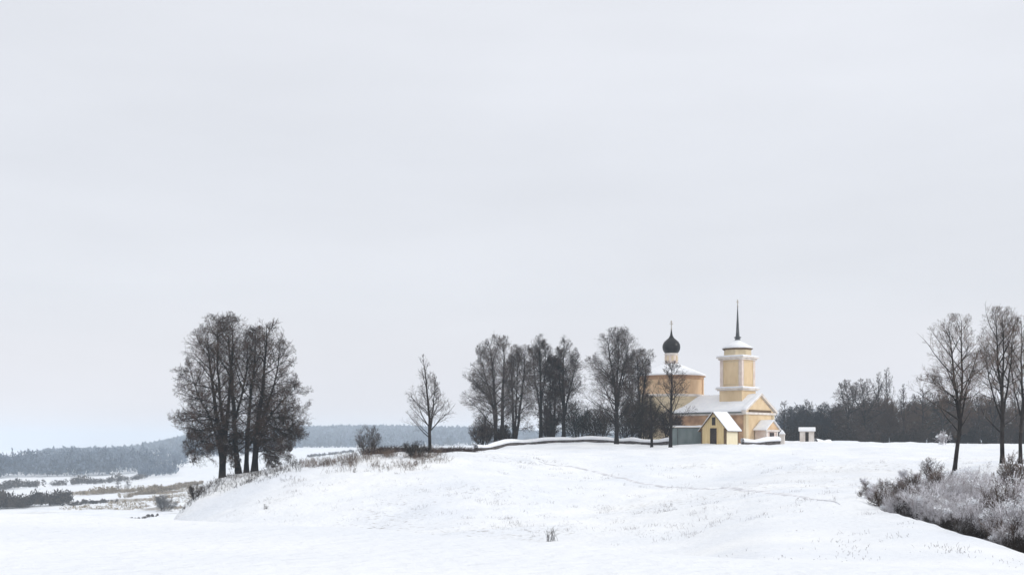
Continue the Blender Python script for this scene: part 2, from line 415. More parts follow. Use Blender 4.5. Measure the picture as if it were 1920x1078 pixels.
def tree_arrays(seed, stems, radii, env, spec, tip=0.012):
    """stems: list of point lists; spec: list of dicts for the sprout levels -> trunk arrays, crown arrays"""
    rng = np.random.default_rng(seed)
    P = np.stack([poly_resample(s, 12) for s in stems])
    P[:, 2:-1] += rng.normal(0, 0.035, P[:, 2:-1].shape) * np.array([1, 1, 0.2])
    u = np.linspace(0, 1, 12)
    Rr = np.array(radii)[:, None] * (1 - u[None, :]) ** 0.8 + tip * 1.5
    Rr[:, 0] *= 1.35
    trunk = [tubes(P, Rr, 8)]; crown = []
    cur = [(P, Rr)]
    for li, sp in enumerate(spec):
        sp = dict(sp); sides = sp.pop('sides', 3)
        src = cur
        nxt = []
        for (p, r) in src:
            Q, RR = sprout(rng, p, r, env=env, rtip=tip if li else tip * 1.3, **sp)
            nxt.append((Q, RR))
            (trunk if li == 0 else crown).append(tubes(Q, RR, sides))
        # leading shoots keep branching at the finer levels too
        cur = nxt + ([(P[:, 6:], Rr[:, 6:])] if li == 0 else [])
    return join(trunk), join(crown)

LIME = [dict(n=26, t0=.14, t1=.97, ang=(84, 36), lenf=(.46, .20, 1), trop=.35, droop=-.30, wig=.11, S=8, rk=.016, sides=5),
        dict(n=12, t0=.2, t1=1, ang=(54, 38), lenf=(.44, .26, 1), trop=.16, wig=.14, S=5, rk=.011),
        dict(n=9, t0=.15, t1=1, ang=(52, 36), lenf=(.52, .34, 1), trop=.08, wig=.17, S=3, rk=.008),
        dict(n=5, t0=.2, t1=1, ang=(50, 30), lenf=(.6, .42, 1), trop=.04, wig=.17, S=2, rk=.006)]
GROVE = [dict(n=24, t0=.16, t1=.97, ang=(66, 36), lenf=(.42, .20, 1), trop=.55, droop=.15, wig=.11, S=8, rk=.013, sides=5),
         dict(n=10, t0=.2, t1=1, ang=(50, 38), lenf=(.44, .28, 1), trop=.22, wig=.14, S=5, rk=.010),
         dict(n=8, t0=.15, t1=1, ang=(50, 36), lenf=(.54, .38, 1), trop=.10, wig=.17, S=3, rk=.008),
         dict(n=3, t0=.2, t1=1, ang=(50, 30), lenf=(.6, .42, 1), trop=.05, wig=.17, S=2, rk=.006)]
OPEN = [dict(n=26, t0=.22, t1=.97, ang=(60, 30), lenf=(.42, .20, 1), trop=.45, wig=.09, S=7, rk=.015, sides=5),
        dict(n=9, t0=.22, t1=1, ang=(46, 32), lenf=(.42, .28, 1), trop=.28, wig=.11, S=4, rk=.010),
        dict(n=7, t0=.2, t1=1, ang=(46, 32), lenf=(.55, .4, 1), trop=.15, wig=.13, S=3, rk=.008),
        dict(n=4, t0=.25, t1=1, ang=(44, 28), lenf=(.6, .45, 1), trop=.1, wig=.13, S=2, rk=.006)]
BUSH = [dict(n=9, t0=.12, t1=.95, ang=(50, 30), lenf=(.5, .28, 1), trop=.25, wig=.13, S=4, rk=.012, sides=4),
        dict(n=7, t0=.15, t1=1, ang=(48, 32), lenf=(.5, .32, 1), trop=.15, wig=.15, S=3, rk=.009),
        dict(n=5, t0=.2, t1=1, ang=(47, 30), lenf=(.55, .42, 1), trop=.1, wig=.15, S=2, rk=.007)]

def scaled(spec, **kw):
    out = []
    for i, s in enumerate(spec):
        s = dict(s)
        if 'n' in kw and i < len(kw['n']): s['n'] = kw['n'][i]
        out.append(s)
    return out[:kw.get('levels', len(out))]

def make_tree(name, label, cat, group, Y, stems_px, radii, outline, spec, seed, bark, twig, tip=0.012, dyj=0.8):
    """stems and crown outline are given as image measurements at the tree's real distance Y"""
    bx = X_of(stems_px[0][0][0], Y); gzv = gz(bx, Y)
    rng = random.Random(seed)
    stems = []
    for st in stems_px:
        pts = []; dy = rng.uniform(-1, 1) * dyj
        for k, q in enumerate(st):
            x = X_of(q[0], Y) - bx; z = Z_of(q[1], Y) - gzv
            if k == 0: z = gz(bx + x, Y) - gzv - 0.25 if q[1] > stems_px[0][0][1] - 12 else z
            pts.append((x, dy * k / (len(st) - 1), z))
        stems.append(pts)
    rows = []
    for (py, xl, xr) in outline:
        rows.append((Z_of(py, Y) - gzv, X_of((xl + xr) / 2, Y) - bx, (xr - xl) / 2 * Y / F))
    env = Env(rows)
    tr, cr = tree_arrays(seed, stems, radii, env, spec, tip)
    e = empty(name, (bx, Y, gzv)); tag(e, label, cat, group)
    link('trunk', mesh_np('trunk', *tr), bark, e, smooth=True)
    link('crown', mesh_np('crown', *cr), twig, e)
    return e

B, T = M['bark'], M['twig']; BG, TG = M['bark_grey'], M['twig_grey']
# --- the four old trees at the left end of the hill
G = 'old dark trees clumped at the left end of the hill'
make_tree('lime_tree', 'leftmost of the clumped dark trees, its thick trunk splitting low into three upright stems', 'tree', G, 124,
          [[(417, 893), (415, 840), (402, 750), (394, 680), (390, 622)], [(417, 893), (419, 830), (412, 740), (407, 660), (408, 610)], [(417, 893), (421, 830), (430, 720), (434, 650), (432, 600)], [(416, 868), (400, 800), (372, 740), (356, 690)],
           [(416, 850), (404, 806), (386, 802), (368, 836), (362, 874)], [(418, 835), (398, 784), (372, 780), (354, 808), (348, 838)], [(419, 858), (430, 828), (438, 826), (442, 850), (443, 872)]],
          [.30, .25, .26, .14, .09, .09, .06], [(885, 374, 440), (860, 354, 450), (835, 348, 450), (800, 334, 455), (745, 320, 455), (690, 330, 455), (650, 346, 455), (612, 366, 455), (592, 382, 448), (582, 402, 428)], scaled(LIME, n=[20, 10, 8, 4]), 11, B, M['twig_brown'], .0072)
make_tree('lime_tree', 'dark tree second from the left in the clump, forking high into a rounded top', 'tree', G, 125.5,
          [[(448, 888), (441, 830), (438, 760), (432, 680), (426, 604)], [(448, 888), (440, 800), (452, 740), (462, 690), (464, 628)]],
          [.30, .20], [(840, 400, 500), (780, 372, 515), (700, 372, 512), (640, 382, 500), (605, 396, 474), (584, 415, 445)], scaled(LIME, n=[22, 10, 8, 4]), 12, B, M['twig_brown'], .0072)
make_tree('lime_tree', 'slim dark tree third in the clump, leaning right behind the rightmost trunk', 'tree', G, 126.5,
          [[(462, 888), (463, 830), (470, 750), (478, 680), (482, 615)]],
          [.24], [(840, 430, 540), (780, 415, 545), (700, 425, 540), (640, 440, 530), (612, 460, 512), (596, 474, 500)], scaled(LIME, n=[24, 10, 8, 4]), 13, B, M['twig_brown'], .0072)
make_tree('lime_tree', 'rightmost of the clumped dark trees, curving right under the second rounded top', 'tree', G, 124.5,
          [[(477, 886), (481, 820), (492, 740), (500, 670), (502, 606)], [(477, 886), (480, 830), (500, 760), (518, 700), (524, 640)], [(480, 850), (500, 790), (530, 750), (556, 726)],
           [(480, 846), (498, 808), (518, 802), (536, 828), (542, 862)], [(482, 830), (512, 784), (538, 782), (556, 802), (562, 832)], [(480, 858), (492, 836), (502, 834), (510, 850), (513, 872)]],
          [.32, .20, .13, .09, .09, .06], [(880, 452, 544), (860, 452, 553), (835, 452, 562), (800, 452, 582), (765, 452, 592), (720, 456, 572), (680, 460, 556), (650, 462, 546), (618, 470, 532), (600, 482, 516), (590, 492, 508)], scaled(LIME, n=[22, 10, 8, 4]), 14, B, M['twig_brown'], .0072)

def make_bush(name, label, cat, group, px, py, w_px, top_py, Y=None, seed=1, nst=9, spec=None, bark=None, twig=None, tip=0.010, r=0.03, flat=0.75):
    if Y is None: x, Y = hit(px, py)
    else: x = X_of(px, Y)
    z0 = gz(x, Y); H = (py - top_py) * Y / F; Wd = w_px * Y / F / 2
    rng = np.random.default_rng(seed); stems = []
    for k in range(nst):
        a = rng.random() * 6.28; q = math.sqrt(rng.random()); ex = math.cos(a) * Wd * q * 0.85; ey = math.sin(a) * Wd * q * 0.85
        hh = H * (1 - 0.45 * q * q) * rng.uniform(0.8, 1.0)
        stems.append([(ex * 0.25, ey * 0.25, -0.15), (ex * 0.6, ey * 0.6, hh * 0.45), (ex, ey, hh)])
    env = Env([(-0.3, 0, Wd * flat), (H * 0.3, 0, Wd), (H * 0.65, 0, Wd * 0.9), (H * 0.9, 0, Wd * 0.6), (H * 1.03, 0, Wd * 0.25)])
    tr, cr = tree_arrays(seed, stems, [r] * nst, env, spec or BUSH, tip)
    e = empty(name, (x, Y, z0)); tag(e, label, cat, group)
    link('stem', mesh_np('stem', *tr), bark or M['bark'], e)
    link('crown', mesh_np('crown', *cr), twig or M['twig'], e)
    return e

make_bush('shrub', 'reddish brown bush at the steep left end of the hill', 'shrub', None, 366, 928, 36, 898, Y=117, seed=23, nst=8, twig=M['twig_red'], tip=.006, r=.018, spec=scaled(BUSH, n=[7, 5, 3]))

# --- lone tree and its neighbours on the crest
make_tree('young_tree', 'lone bare young tree with a cone shaped crown on the crest', 'tree', None, 121,
          [[(806, 858), (806, 810), (803, 750), (799, 710), (793, 664)], [(806, 858), (806, 820), (812, 770), (815, 735), (817, 708)]],
          [.17, .12], [(845, 775, 840), (820, 755, 862), (795, 752, 864), (770, 758, 850), (735, 766, 834), (710, 776, 820), (690, 784, 808), (664, 790, 799)], [dict(OPEN[0], n=20, lenf=(.60, .18, 1), ang=(56, 28))] + scaled(OPEN, n=[20, 7, 5, 3])[1:], 31, BG, M['twig_grey'], .0052, .3)
make_bush('shrub', 'grey vase shaped bush left of the lone young tree', 'shrub', None, 691, 862, 62, 799, Y=134, seed=32, nst=10, bark=BG, twig=M['twig_grey'], tip=.006, r=.022)
make_bush('shrub', 'dense dark brown shrub at the foot of the lone young tree', 'shrub', None, 778, 884, 74, 852, Y=116, seed=33, nst=18, twig=M['twig_olive'], tip=.006, r=.018, spec=scaled(BUSH, n=[7, 5, 3]))

# --- trees by the churchyard wall
G = 'bare trees along the churchyard wall'
make_tree('lime_tree', 'wide grey tree with two close trunks at the left end of the churchyard wall', 'tree', G, 168,
          [[(929, 840), (930, 780), (925, 720), (920, 660), (916, 640)], [(942, 840), (942, 780), (944, 720), (945, 660), (944, 636)], [(929, 810), (924, 760), (908, 700), (900, 664)], [(930, 790), (918, 750), (896, 722), (886, 706)]],
          [.28, .28, .15, .11], [(835, 890, 970), (790, 880, 975), (745, 868, 980), (700, 873, 980), (668, 888, 974), (645, 902, 964), (628, 918, 950)], GROVE, 41, BG, TG, .0066)
make_tree('lime_tree', 'lower grey tree with forked stems right of the wide grey tree', 'tree', G, 170,
          [[(965, 838), (962, 790), (961, 740), (958, 690), (962, 662)], [(965, 838), (972, 790), (978, 740), (983, 690), (984, 660)], [(966, 820), (968, 760), (970, 710), (972, 658)]],
          [.22, .22, .14], [(815, 940, 1004), (750, 936, 1010), (700, 940, 1010), (668, 948, 1002), (645, 962, 990)], GROVE, 42, BG, TG, .0066)
make_tree('tall_tree', 'narrow dark tree with a straight trunk and small domed top', 'tree', G, 176,
          [[(1014, 822), (1014, 760), (1013, 690), (1012, 636)], [(1014, 780), (1006, 730), (1000, 690), (999, 660)], [(1014, 760), (1022, 700), (1024, 650)]],
          [.27, .13, .12], [(805, 984, 1040), (740, 980, 1044), (690, 984, 1042), (655, 990, 1036), (638, 997, 1029), (625, 1006, 1020)], GROVE, 43, B, T, .0072)
make_tree('tall_tree', 'very dense dark tree between the two narrow domed trees', 'tree', G, 180,
          [[(1032, 820), (1032, 760), (1031, 700), (1034, 672)], [(1038, 820), (1040, 760), (1043, 700), (1044, 682)]],
          [.24, .21], [(815, 1006, 1064), (740, 1008, 1066), (695, 1014, 1060), (664, 1026, 1048)], scaled(GROVE, n=[26, 12, 9, 4]), 44, B, M['twig_red'], .0100)
make_tree('tall_tree', 'narrow dark tree with a rounded top just left of the church shrubs', 'tree', G, 175,
          [[(1057, 824), (1057, 760), (1056, 690), (1058, 638)], [(1057, 790), (1068, 730), (1078, 690), (1080, 668)], [(1057, 770), (1048, 710), (1046, 660)]],
          [.30, .15, .13], [(812, 1030, 1090), (740, 1026, 1100), (690, 1030, 1095), (660, 1040, 1084), (640, 1046, 1074), (626, 1053, 1064)], GROVE, 45, B, T, .0072)
make_tree('forked_tree', 'large open tree with a V shaped fork left of the church', 'tree', G, 162,
          [[(1156, 838), (1156, 780), (1154, 730), (1146, 680), (1138, 630)], [(1156, 838), (1157, 780), (1160, 730), (1172, 680), (1180, 632)], [(1156, 838), (1156, 780), (1150, 720), (1130, 690), (1112, 676)], [(1156, 760), (1157, 710), (1160, 660), (1160, 626)]],
          [.28, .24, .14, .14], [(810, 1105, 1200), (750, 1088, 1208), (700, 1090, 1207), (665, 1102, 1203), (635, 1120, 1196), (613, 1140, 1182)], scaled(GROVE, n=[22, 9, 7, 3]), 46, B, T, .0064)
make_tree('broad_tree', 'brownish tree with a low domed crown in front of the round chapel wall', 'tree', G, 171,
          [[(1200, 832), (1200, 780), (1197, 720), (1194, 668)], [(1200, 832), (1203, 780), (1208, 720), (1212, 674)], [(1200, 820), (1190, 770), (1180, 720), (1178, 690)]],
          [.22, .20, .13], [(828, 1160, 1240), (775, 1156, 1236), (740, 1160, 1222), (710, 1164, 1220), (675, 1172, 1228), (654, 1184, 1222)], scaled(GROVE, n=[24, 11, 9, 3]), 47, B, M['twig_brown'], .0070)
make_tree('thin_tree', 'slender tree with a straight dark trunk rising in front of the round church tower', 'tree', G, 150,
          [[(1257, 838), (1258, 780), (1259, 730), (1260, 680)]],
          [.20], [(806, 1228, 1290), (750, 1216, 1306), (710, 1226, 1296), (676, 1248, 1272)], scaled(OPEN, n=[24, 7, 6, 3]), 48, B, M['twig'], .008)
make_tree('thin_tree', 'short thin tree with a dark trunk left of the slender tree by the garage', 'tree', G, 152,
          [[(1222, 838), (1221, 800), (1219, 770), (1218, 745)]],
          [.17], [(815, 1206, 1236), (780, 1198, 1240), (760, 1204, 1234), (740, 1212, 1226)], scaled(OPEN, n=[20, 7, 5, 3]), 49, B, M['twig'], .009)

G = 'dark shrubs behind the churchyard wall'
for k, (px, py, w, top, Y, lab, tw) in enumerate([
    (905, 840, 56, 782, 167, 'grey brown shrub under the left half of the wide grey tree', TG),
    (945, 838, 50, 800, 169, 'small dark shrub under the two close trunks of the wide grey tree', T),
    (1084, 830, 82, 752, 178, 'dark olive shrub sloping down right of the narrow rounded tree', M['needles']),
    (1126, 832, 90, 764, 176, 'dark olive shrub just left of the trunk of the V forked tree', M['twig_olive']),
    (1172, 834, 80, 750, 170, 'tall dark shrub just right of the trunk of the V forked tree', M['twig_olive']),
    (1208, 836, 90, 754, 168, 'dark shrub below the brownish domed tree', M['twig_olive']),
    (1254, 834, 66, 768, 168, 'reddish shrub between the two thin trees beside the church', M['twig_red']),
    (1030, 822, 60, 770, 182, 'dark shrub at the foot of the narrow trees', T)]):
    make_bush('shrub', lab, 'shrub', G, px, py, w, top, Y=Y, seed=60 + k, nst=18, tip=.0112, twig=tw, spec=scaled(BUSH, n=[9, 7, 4]))

# --- bare trees on the right
G = 'bare trees above the frosted gully'
make_tree('ash_tree', 'bare tree leaning right with a bent trunk above the gully', 'tree', G, 91,
          [[(1788, 882), (1795, 835), (1800, 790), (1790, 720), (1782, 660), (1776, 610)], [(1799, 815), (1800, 770), (1804, 710), (1804, 660), (1803, 598)], [(1800, 800), (1790, 750), (1760, 728), (1735, 710)], [(1799, 800), (1812, 740), (1826, 700), (1838, 660)]],
          [.175, .125, .065, .065], [(800, 1770, 1830), (760, 1735, 1850), (720, 1712, 1852), (680, 1722, 1845), (640, 1735, 1836), (610, 1750, 1826), (588, 1768, 1814)], scaled(OPEN, n=[16, 8, 6, 3]), 71, BG, M['twig_ash'], .0046, .5)
make_tree('ash_tree', 'tall bare tree with a straight trunk and brushy upright top near the right edge', 'tree', G, 97,
          [[(1879, 868), (1879, 800), (1876, 740), (1868, 670), (1862, 590)], [(1880, 800), (1880, 730), (1882, 660), (1880, 585)], [(1880, 780), (1892, 720), (1900, 660), (1906, 600)], [(1879, 790), (1862, 740), (1850, 690), (1842, 640)]],
          [.19, .125, .09, .07], [(800, 1855, 1905), (750, 1836, 1922), (700, 1830, 1926), (650, 1828, 1922), (610, 1834, 1916), (575, 1848, 1904)], scaled(OPEN, n=[16, 8, 6, 3]), 72, BG, M['twig_ash'], .0046, .5)
make_tree('ash_tree', 'bare tree cut by the right edge of the view above the gully', 'tree', G, 101,
          [[(1913, 860), (1914, 800), (1916, 740), (1914, 660), (1912, 596)], [(1914, 800), (1924, 740), (1934, 680), (1940, 620)], [(1914, 780), (1900, 720), (1894, 660)]],
          [.165, .10, .065], [(800, 1895, 1940), (740, 1880, 1960), (680, 1882, 1965), (620, 1892, 1955), (590, 1904, 1936)], scaled(OPEN, n=[16, 8, 6, 3]), 73, BG, M['twig_ash'], .0046, .5)

# ------------------------------------------------------------------ the dark wood behind, right
def proto_tree(seed, H, W, spec, kind):
    rng = random.Random(seed)
    if kind == 'spread':
        st = [[(0, 0, -.2), (rng.uniform(-.2, .2), 0, H * .35), (s * W * .25, rng.uniform(-.5, .5), H * .7), (s * W * .4, rng.uniform(-.8, .8), H * .97)] for s in (-1, 0.2, 1)]
    else:
        st = [[(0, 0, -.2), (rng.uniform(-.2, .2), rng.uniform(-.2, .2), H * .5), (rng.uniform(-.4, .4), rng.uniform(-.4, .4), H)]]
    env = Env([(0, 0, W * .3), (H * .2, 0, W * .42), (H * .5, 0, W * .5), (H * .8, 0, W * .4), (H * 1.02, 0, W * .12)])
    return tree_arrays(seed, st, [.2 * H / 13] * len(st), env, spec, .016)
SP_W = scaled(LIME, n=[20, 7, 6], levels=3); SP_T = scaled(OPEN, n=[26, 7, 5], levels=3)
PRO = [proto_tree(81, 13, 10, scaled(LIME, n=[15, 8, 7, 2]), 'spread'), proto_tree(82, 11, 6.5, SP_W, 'one'), proto_tree(83, 14, 4, SP_T, 'one'), proto_tree(84, 9, 7, scaled(LIME, n=[13, 7, 6], levels=3), 'spread')]
PM = [(mesh_np('trunk', *a), mesh_np('crown', *b)) for a, b in PRO]
wood_edge = [  # px, top row, Y, prototype, width factor, twig material, label
    (1470, 752, 265, 1, 1.0, TG, 'pale grey small tree at the left end of the dark wood'),
    (1508, 750, 260, 3, 1.0, M['thicket'], 'low rounded tree above the white gateway at the edge of the wood'),
    (1552, 754, 258, 3, 1.0, T, 'dark low tree right of the white gateway at the edge of the wood'),
    (1590, 714, 250, 0, 1.0, TG, 'wide bare crown standing highest at the left half of the wood'),
    (1622, 712, 252, 0, .9, TG, 'bare spreading crown next right of the widest one in the wood'),
    (1648, 700, 262, 2, .8, TG, 'thin spindly tree left of its twin above the wood'),
    (1664, 692, 264, 2, .8, TG, 'tallest thin spindly tree above the middle of the wood'),
    (1694, 722, 256, 2, .9, T, 'slim tree between the spindly pair and the dark round crown'),
    (1732, 730, 246, 1, 1.3, T, 'dark round crown left of the leaning bare tree'),
    (1768, 736, 244, 3, 1.1, M['twig_olive'], 'olive dark tree behind the trunk of the leaning bare tree'),
    (1836, 738, 246, 1, 1.1, M['twig_red'], 'reddish brown tree between the leaning tree and the tall brushy tree'),
    (1862, 742, 250, 3, 1.0, T, 'low dark tree behind the straight trunk of the tall brushy tree'),
    (1905, 728, 252, 1, 1.2, TG, 'greyish tree behind the right edge trees of the wood')]
HP = [13, 11, 14, 9]
for (px, top, Y, pi, wf, tw, lab) in wood_edge:
    x = X_of(px, Y); z = gz(x, Y); H = Z_of(top, Y) - z
    e = empty('bare_tree', (x, Y, z), px * 0.37); tag(e, lab, 'tree', 'bare trees rising from the edge of the dark wood')
    s = H / HP[pi]; e.scale = (s * wf, s * wf, s)
    for nm, me, mt in (('trunk', PM[pi][0], BG), ('crown', PM[pi][1], tw)):
        o = bpy.data.objects.new(nm, me); COL.objects.link(o); o.parent = e
        if not me.materials: me.materials.append(mt)
        o.material_slots[0].link = 'OBJECT'; o.material_slots[0].material = mt

def crowd(items, seed):
    """one mesh out of many transformed copies of the prototype plants"""
    rng = np.random.default_rng(seed); out = []
    for (x, y, z, s, sw, pi) in items:
        a = rng.random() * 6.28; c, sn = math.cos(a), math.sin(a)
        for V, Fq in PRO[pi]:
            W = np.stack([(V[:, 0] * c - V[:, 1] * sn) * s * sw + x, (V[:, 0] * sn + V[:, 1] * c) * s * sw + y, V[:, 2] * s + z], -1)
            out.append((W, Fq))
    return join(out)
rng = random.Random(5); items = []
for k in range(170):
    px = rng.uniform(1452, 2040); Y = rng.uniform(250, 300)
    top = np.interp(px, [1450, 1500, 1560, 1620, 1700, 1760, 1900, 2040], [768, 762, 760, 746, 742, 738, 748, 746]) + rng.uniform(-6, 30)
    x = X_of(px, Y); z = gz(x, Y); H = Z_of(top, Y) - z
    pi = rng.choice([1, 3, 3, 1, 0]); items.append((x, Y, z, H / HP[pi], rng.uniform(.9, 1.3), pi))
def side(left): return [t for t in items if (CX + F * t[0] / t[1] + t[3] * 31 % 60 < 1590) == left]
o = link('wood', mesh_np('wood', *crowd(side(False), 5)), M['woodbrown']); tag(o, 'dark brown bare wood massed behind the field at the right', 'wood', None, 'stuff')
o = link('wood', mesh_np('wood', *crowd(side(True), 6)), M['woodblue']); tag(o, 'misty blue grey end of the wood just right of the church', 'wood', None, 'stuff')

# evergreen and thicket undergrowth: leaf sized shards through the volume
def shards(rng, cx, cy, cz, rx, ry, rz, n, size, flat=1.0):
    d = rng.normal(0, 1, (n, 3)); d = norm(d) * (rng.random((n, 1)) ** (1 / 2.2))
    c = np.stack([cx + d[:, 0] * rx, cy + d[:, 1] * ry, cz + d[:, 2] * rz], -1)
    u = norm(rng.normal(0, 1, (n, 3))); v = norm(np.cross(u, rng.normal(0, 1, (n, 3))))
    s = size * rng.uniform(0.5, 1.4, (n, 1))
    V = np.stack([c - u * s, c + v * s * 0.35 * flat, c + u * s, c - v * s * 0.35 * flat], 1).reshape(-1, 3)
    return V, np.arange(n * 4).reshape(-1, 4)
rg = np.random.default_rng(6)
def belt(name, label, mat, n, px0, px1, Y0, Y1, h0, h1, cnt, size):
    parts = []
    for k in range(n):
        px = rg.uniform(px0, px1); Y = rg.uniform(Y0, Y1); x = X_of(px, Y); z = gz(x, Y); h = rg.uniform(h0, h1) * (.82 + 1.1 * max(-.35, float(vnoise(np.array(px / 34.), np.array(3.3), 5))))
        w = rg.uniform(.22, .42)
        parts.append(shards(rg, x, Y, z + h * .45, h * w, h * w, h * .58, int(cnt * rg.uniform(.6, 1.3)), size))
    o = link(name, mesh_np(name, *join(parts)), mat); tag(o, label, None, None, 'stuff')
belt('undergrowth', 'dense dark undergrowth along the foot of the wood', M['woodtwig'], 200, 1446, 2060, 240, 252, 1.4, 4.0, 380, .20)
belt('thicket_belt', 'blackish thicket standing between the trunks of the wood', M['woodbrown'], 60, 1560, 2060, 262, 285, 4.0, 8.5, 420, .22)
belt('thicket_belt', 'blue grey thicket at the left end of the wood', M['hazed_wood'], 30, 1448, 1580, 262, 285, 4.0, 7.5, 450, .24)

# ------------------------------------------------------------------ far woods, hedges, reeds in the valley
def far_wood(name, label, spots, H, n, size, mat, seed, kind='stuff', conif=0.1, cat='wood', wide=1.0, hv=(.65, 1.15)):
    rg = np.random.default_rng(seed); parts = []
    X = np.array([s[0] for s in spots]); Y = np.array([s[1] for s in spots]); Z = ground(X, Y)
    h = H * rg.uniform(*hv, len(X)) * np.array([s[2] for s in spots])
    w = h * rg.uniform(.22, .36, len(X)) * wide
    N = len(X); d = norm(rg.normal(0, 1, (N, n, 3))) * rg.random((N, n, 1)) ** (1 / 2.5)
    con = rg.random(N) < conif
    zz = d[..., 2] * 0.5 + 0.5
    sc = np.where(con[:, None], (1 - zz) * 1.2 + 0.05, 1.0)
    hh = np.where(con, h * 1.15, h)
    c = np.stack([X[:, None] + d[..., 0] * w[:, None] * sc, Y[:, None] + d[..., 1] * w[:, None] * sc, Z[:, None] + (0.08 + 0.92 * zz) * hh[:, None]], -1).reshape(-1, 3)
    u = norm(rg.normal(0, 1, (N * n, 3)) * np.array([.6, .6, 1.2])); v = norm(np.cross(u, rg.normal(0, 1, (N * n, 3))))
    s = (size * np.repeat(h, n) / H * rg.uniform(.5, 1.4, N * n))[:, None]
    V = np.stack([c - u * s, c + v * s * .4, c + u * s, c - v * s * .4], 1).reshape(-1, 3)
    o = link(name, mesh_np(name, V, np.arange(N * n * 4).reshape(-1, 4)), mat)
    return tag(o, label, cat, None, kind)

rg = np.random.default_rng(9)
sp = []
for k in range(900):
    px = rg.uniform(-350, 350); Y = rg.uniform(0, 1) ** 1.6 * 200 + np.interp(px, [-350, 0, 100, 260, 350], [780, 800, 830, 880, 930]); sp.append((X_of(px, Y), Y, np.interp(px, [-350, 0, 40, 120, 200, 300, 350], [.9, .85, .95, 1.0, .95, .75, .6])))
far_wood('distant_wood', 'long grey blue bare wood across the valley at the left', sp, 16, 70, 1.3, M['hazed_wood'], 91)
sp = []
for k in range(7000):
    px = rg.uniform(150, 1250); Y = rg.uniform(1420, 2350)
    if px < 330 and Y < 1650: continue
    sp.append((X_of(px, Y), Y, 1.0))
for k in range(500):
    px = rg.uniform(80, 560); Y = rg.uniform(1330, 1460)
    if 240 < px < 305 and Y < 1440: continue
    sp.append((X_of(px, Y), Y, .8))
far_wood('hill_wood', 'hazy blue forest covering the far hills', sp, 13, 16, 3.2, M['hazed_wood'], 92, conif=.02, hv=(.8, 1.02))
sp = []
for k in range(60):
    px = rg.uniform(262, 330); Y = rg.uniform(770, 860); sp.append((X_of(px, Y), Y, rg.uniform(.6, 1.0)))
far_wood('copse', 'dark blue grey copse in the fields left of the clumped trees', sp, 9, 60, 1.1, M['hazed_wood'], 93, None, cat='copse')

def hedge(name, label, p0, p1, H, dens, depth, mat, seed, size=.8, y0=200, cat='hedge', n=45, gap=0.0):
    (xa, ya), (xb, yb) = hit(*p0, y0), hit(*p1, y0)
    L = math.hypot(xb - xa, yb - ya); m = max(4, int(L * dens)); rgl = np.random.default_rng(seed); sp = []
    for k in range(m):
        t = rgl.random()
        v = float(vnoise(np.array(t * L / 9.0), np.array(seed * 1.7), seed)) + .5
        v2 = float(vnoise(np.array(t * L / 30.0), np.array(seed * 2.7), seed + 1)) + .5
        if v2 < gap: continue
        sp.append((xa + (xb - xa) * t + rgl.normal(0, .8), ya + (yb - ya) * t + rgl.uniform(-depth, depth), (.45 + .6 * v) * rgl.uniform(.6, 1.05)))
    return far_wood(name, label, sp, H, n, size, mat, seed, None, 0.0, cat, 1.5)
hedge('thicket', 'dense dark thicket at the far left just beyond the near snow bank', (-160, 964), (126, 946), 6.6, 4.0, 7, M['thicket'], 94, .6, cat='thicket', n=90)
hedge('hedgerow', 'grey hedgerow below the distant wood at the left edge', (-200, 930), (80, 913), 6.0, 1.3, 8, M['hedge'], 95, .8)
hedge('hedgerow', 'grey hedgerow slanting up to the right below the distant wood', (100, 911), (268, 897), 6.0, 1.1, 9, M['hedge'], 96, .8)
hedge('hedgerow', 'thin tan hedgerow in the middle of the valley fields', (122, 930), (300, 921), 3.4, 3.2, 9, M['reed'], 97, .5)
hedge('hedgerow', 'low broken line of scrub right of the dark thicket', (126, 948), (300, 938), 1.8, 4.0, 7, M['hedge'], 98, .35, gap=.45)
hedge('hedgerow', 'low tan scrub belt left of the foot of the clumped trees', (250, 932), (372, 908), 3.0, 2.6, 16, M['reed'], 99, .5)
hedge('hedgerow', 'faint line of scrub under the brown bush in the valley', (250, 973), (312, 966), .9, 4.0, 3, M['hedge'], 100, .22, gap=.4)
hedge('hedgerow', 'dark scrub line crossing the far field right of the clumped trees', (580, 858), (662, 848), 3.2, .9, 9, M['hedge'], 101, .7)
rgr = np.random.default_rng(71); spr = []
for k in range(5200):
    px = rgr.uniform(-60, 385); py = rgr.uniform(912, 958); xx, yy = hit(px, py, 200)
    if float(vnoise(np.array(xx / 26.), np.array(yy / 60.), 8)) + float(vnoise(np.array(xx / 9.), np.array(yy / 20.), 9)) * .6 < np.interp(px, [0, 150, 300], [.42, .2, -.05]): continue
    spr.append((xx, yy, rgr.uniform(.3, 1.0)))
far_wood('reeds', 'tan reeds and dry grass on the marshy valley floor', spr, 1.1, 9, .3, M['reed'], 102, 'stuff', 0.0, 'reeds', 3.2)
make_bush('shrub', 'rounded brown bush in the valley left of the clumped trees', 'shrub', None, 308, 957, 62, 926, Y=hit(308, 957, 150)[1], seed=34, nst=22, twig=M['hedge'], tip=.013, spec=scaled(BUSH, n=[8, 6, 4]))
for px, py, top, lab in ((222, 922, 900, 'left one of two tiny bare trees in the valley'), (240, 920, 899, 'right one of two tiny bare trees in the valley')):
    x, Y = hit(px, py, 200); z = gz(x, Y); e = empty('small_tree', (x, Y, z), px); tag(e, lab, 'tree', 'tiny bare trees in the valley')
    s = (py - top) * Y / F / 9; e.scale = (s, s, s)
    for nm, me, mt in (('trunk', PM[3][0], BG), ('crown', PM[3][1], TG)):
        o = bpy.data.objects.new(nm, me); COL.objects.link(o); o.parent = e
        o.material_slots[0].link = 'OBJECT'; o.material_slots[0].material = mt

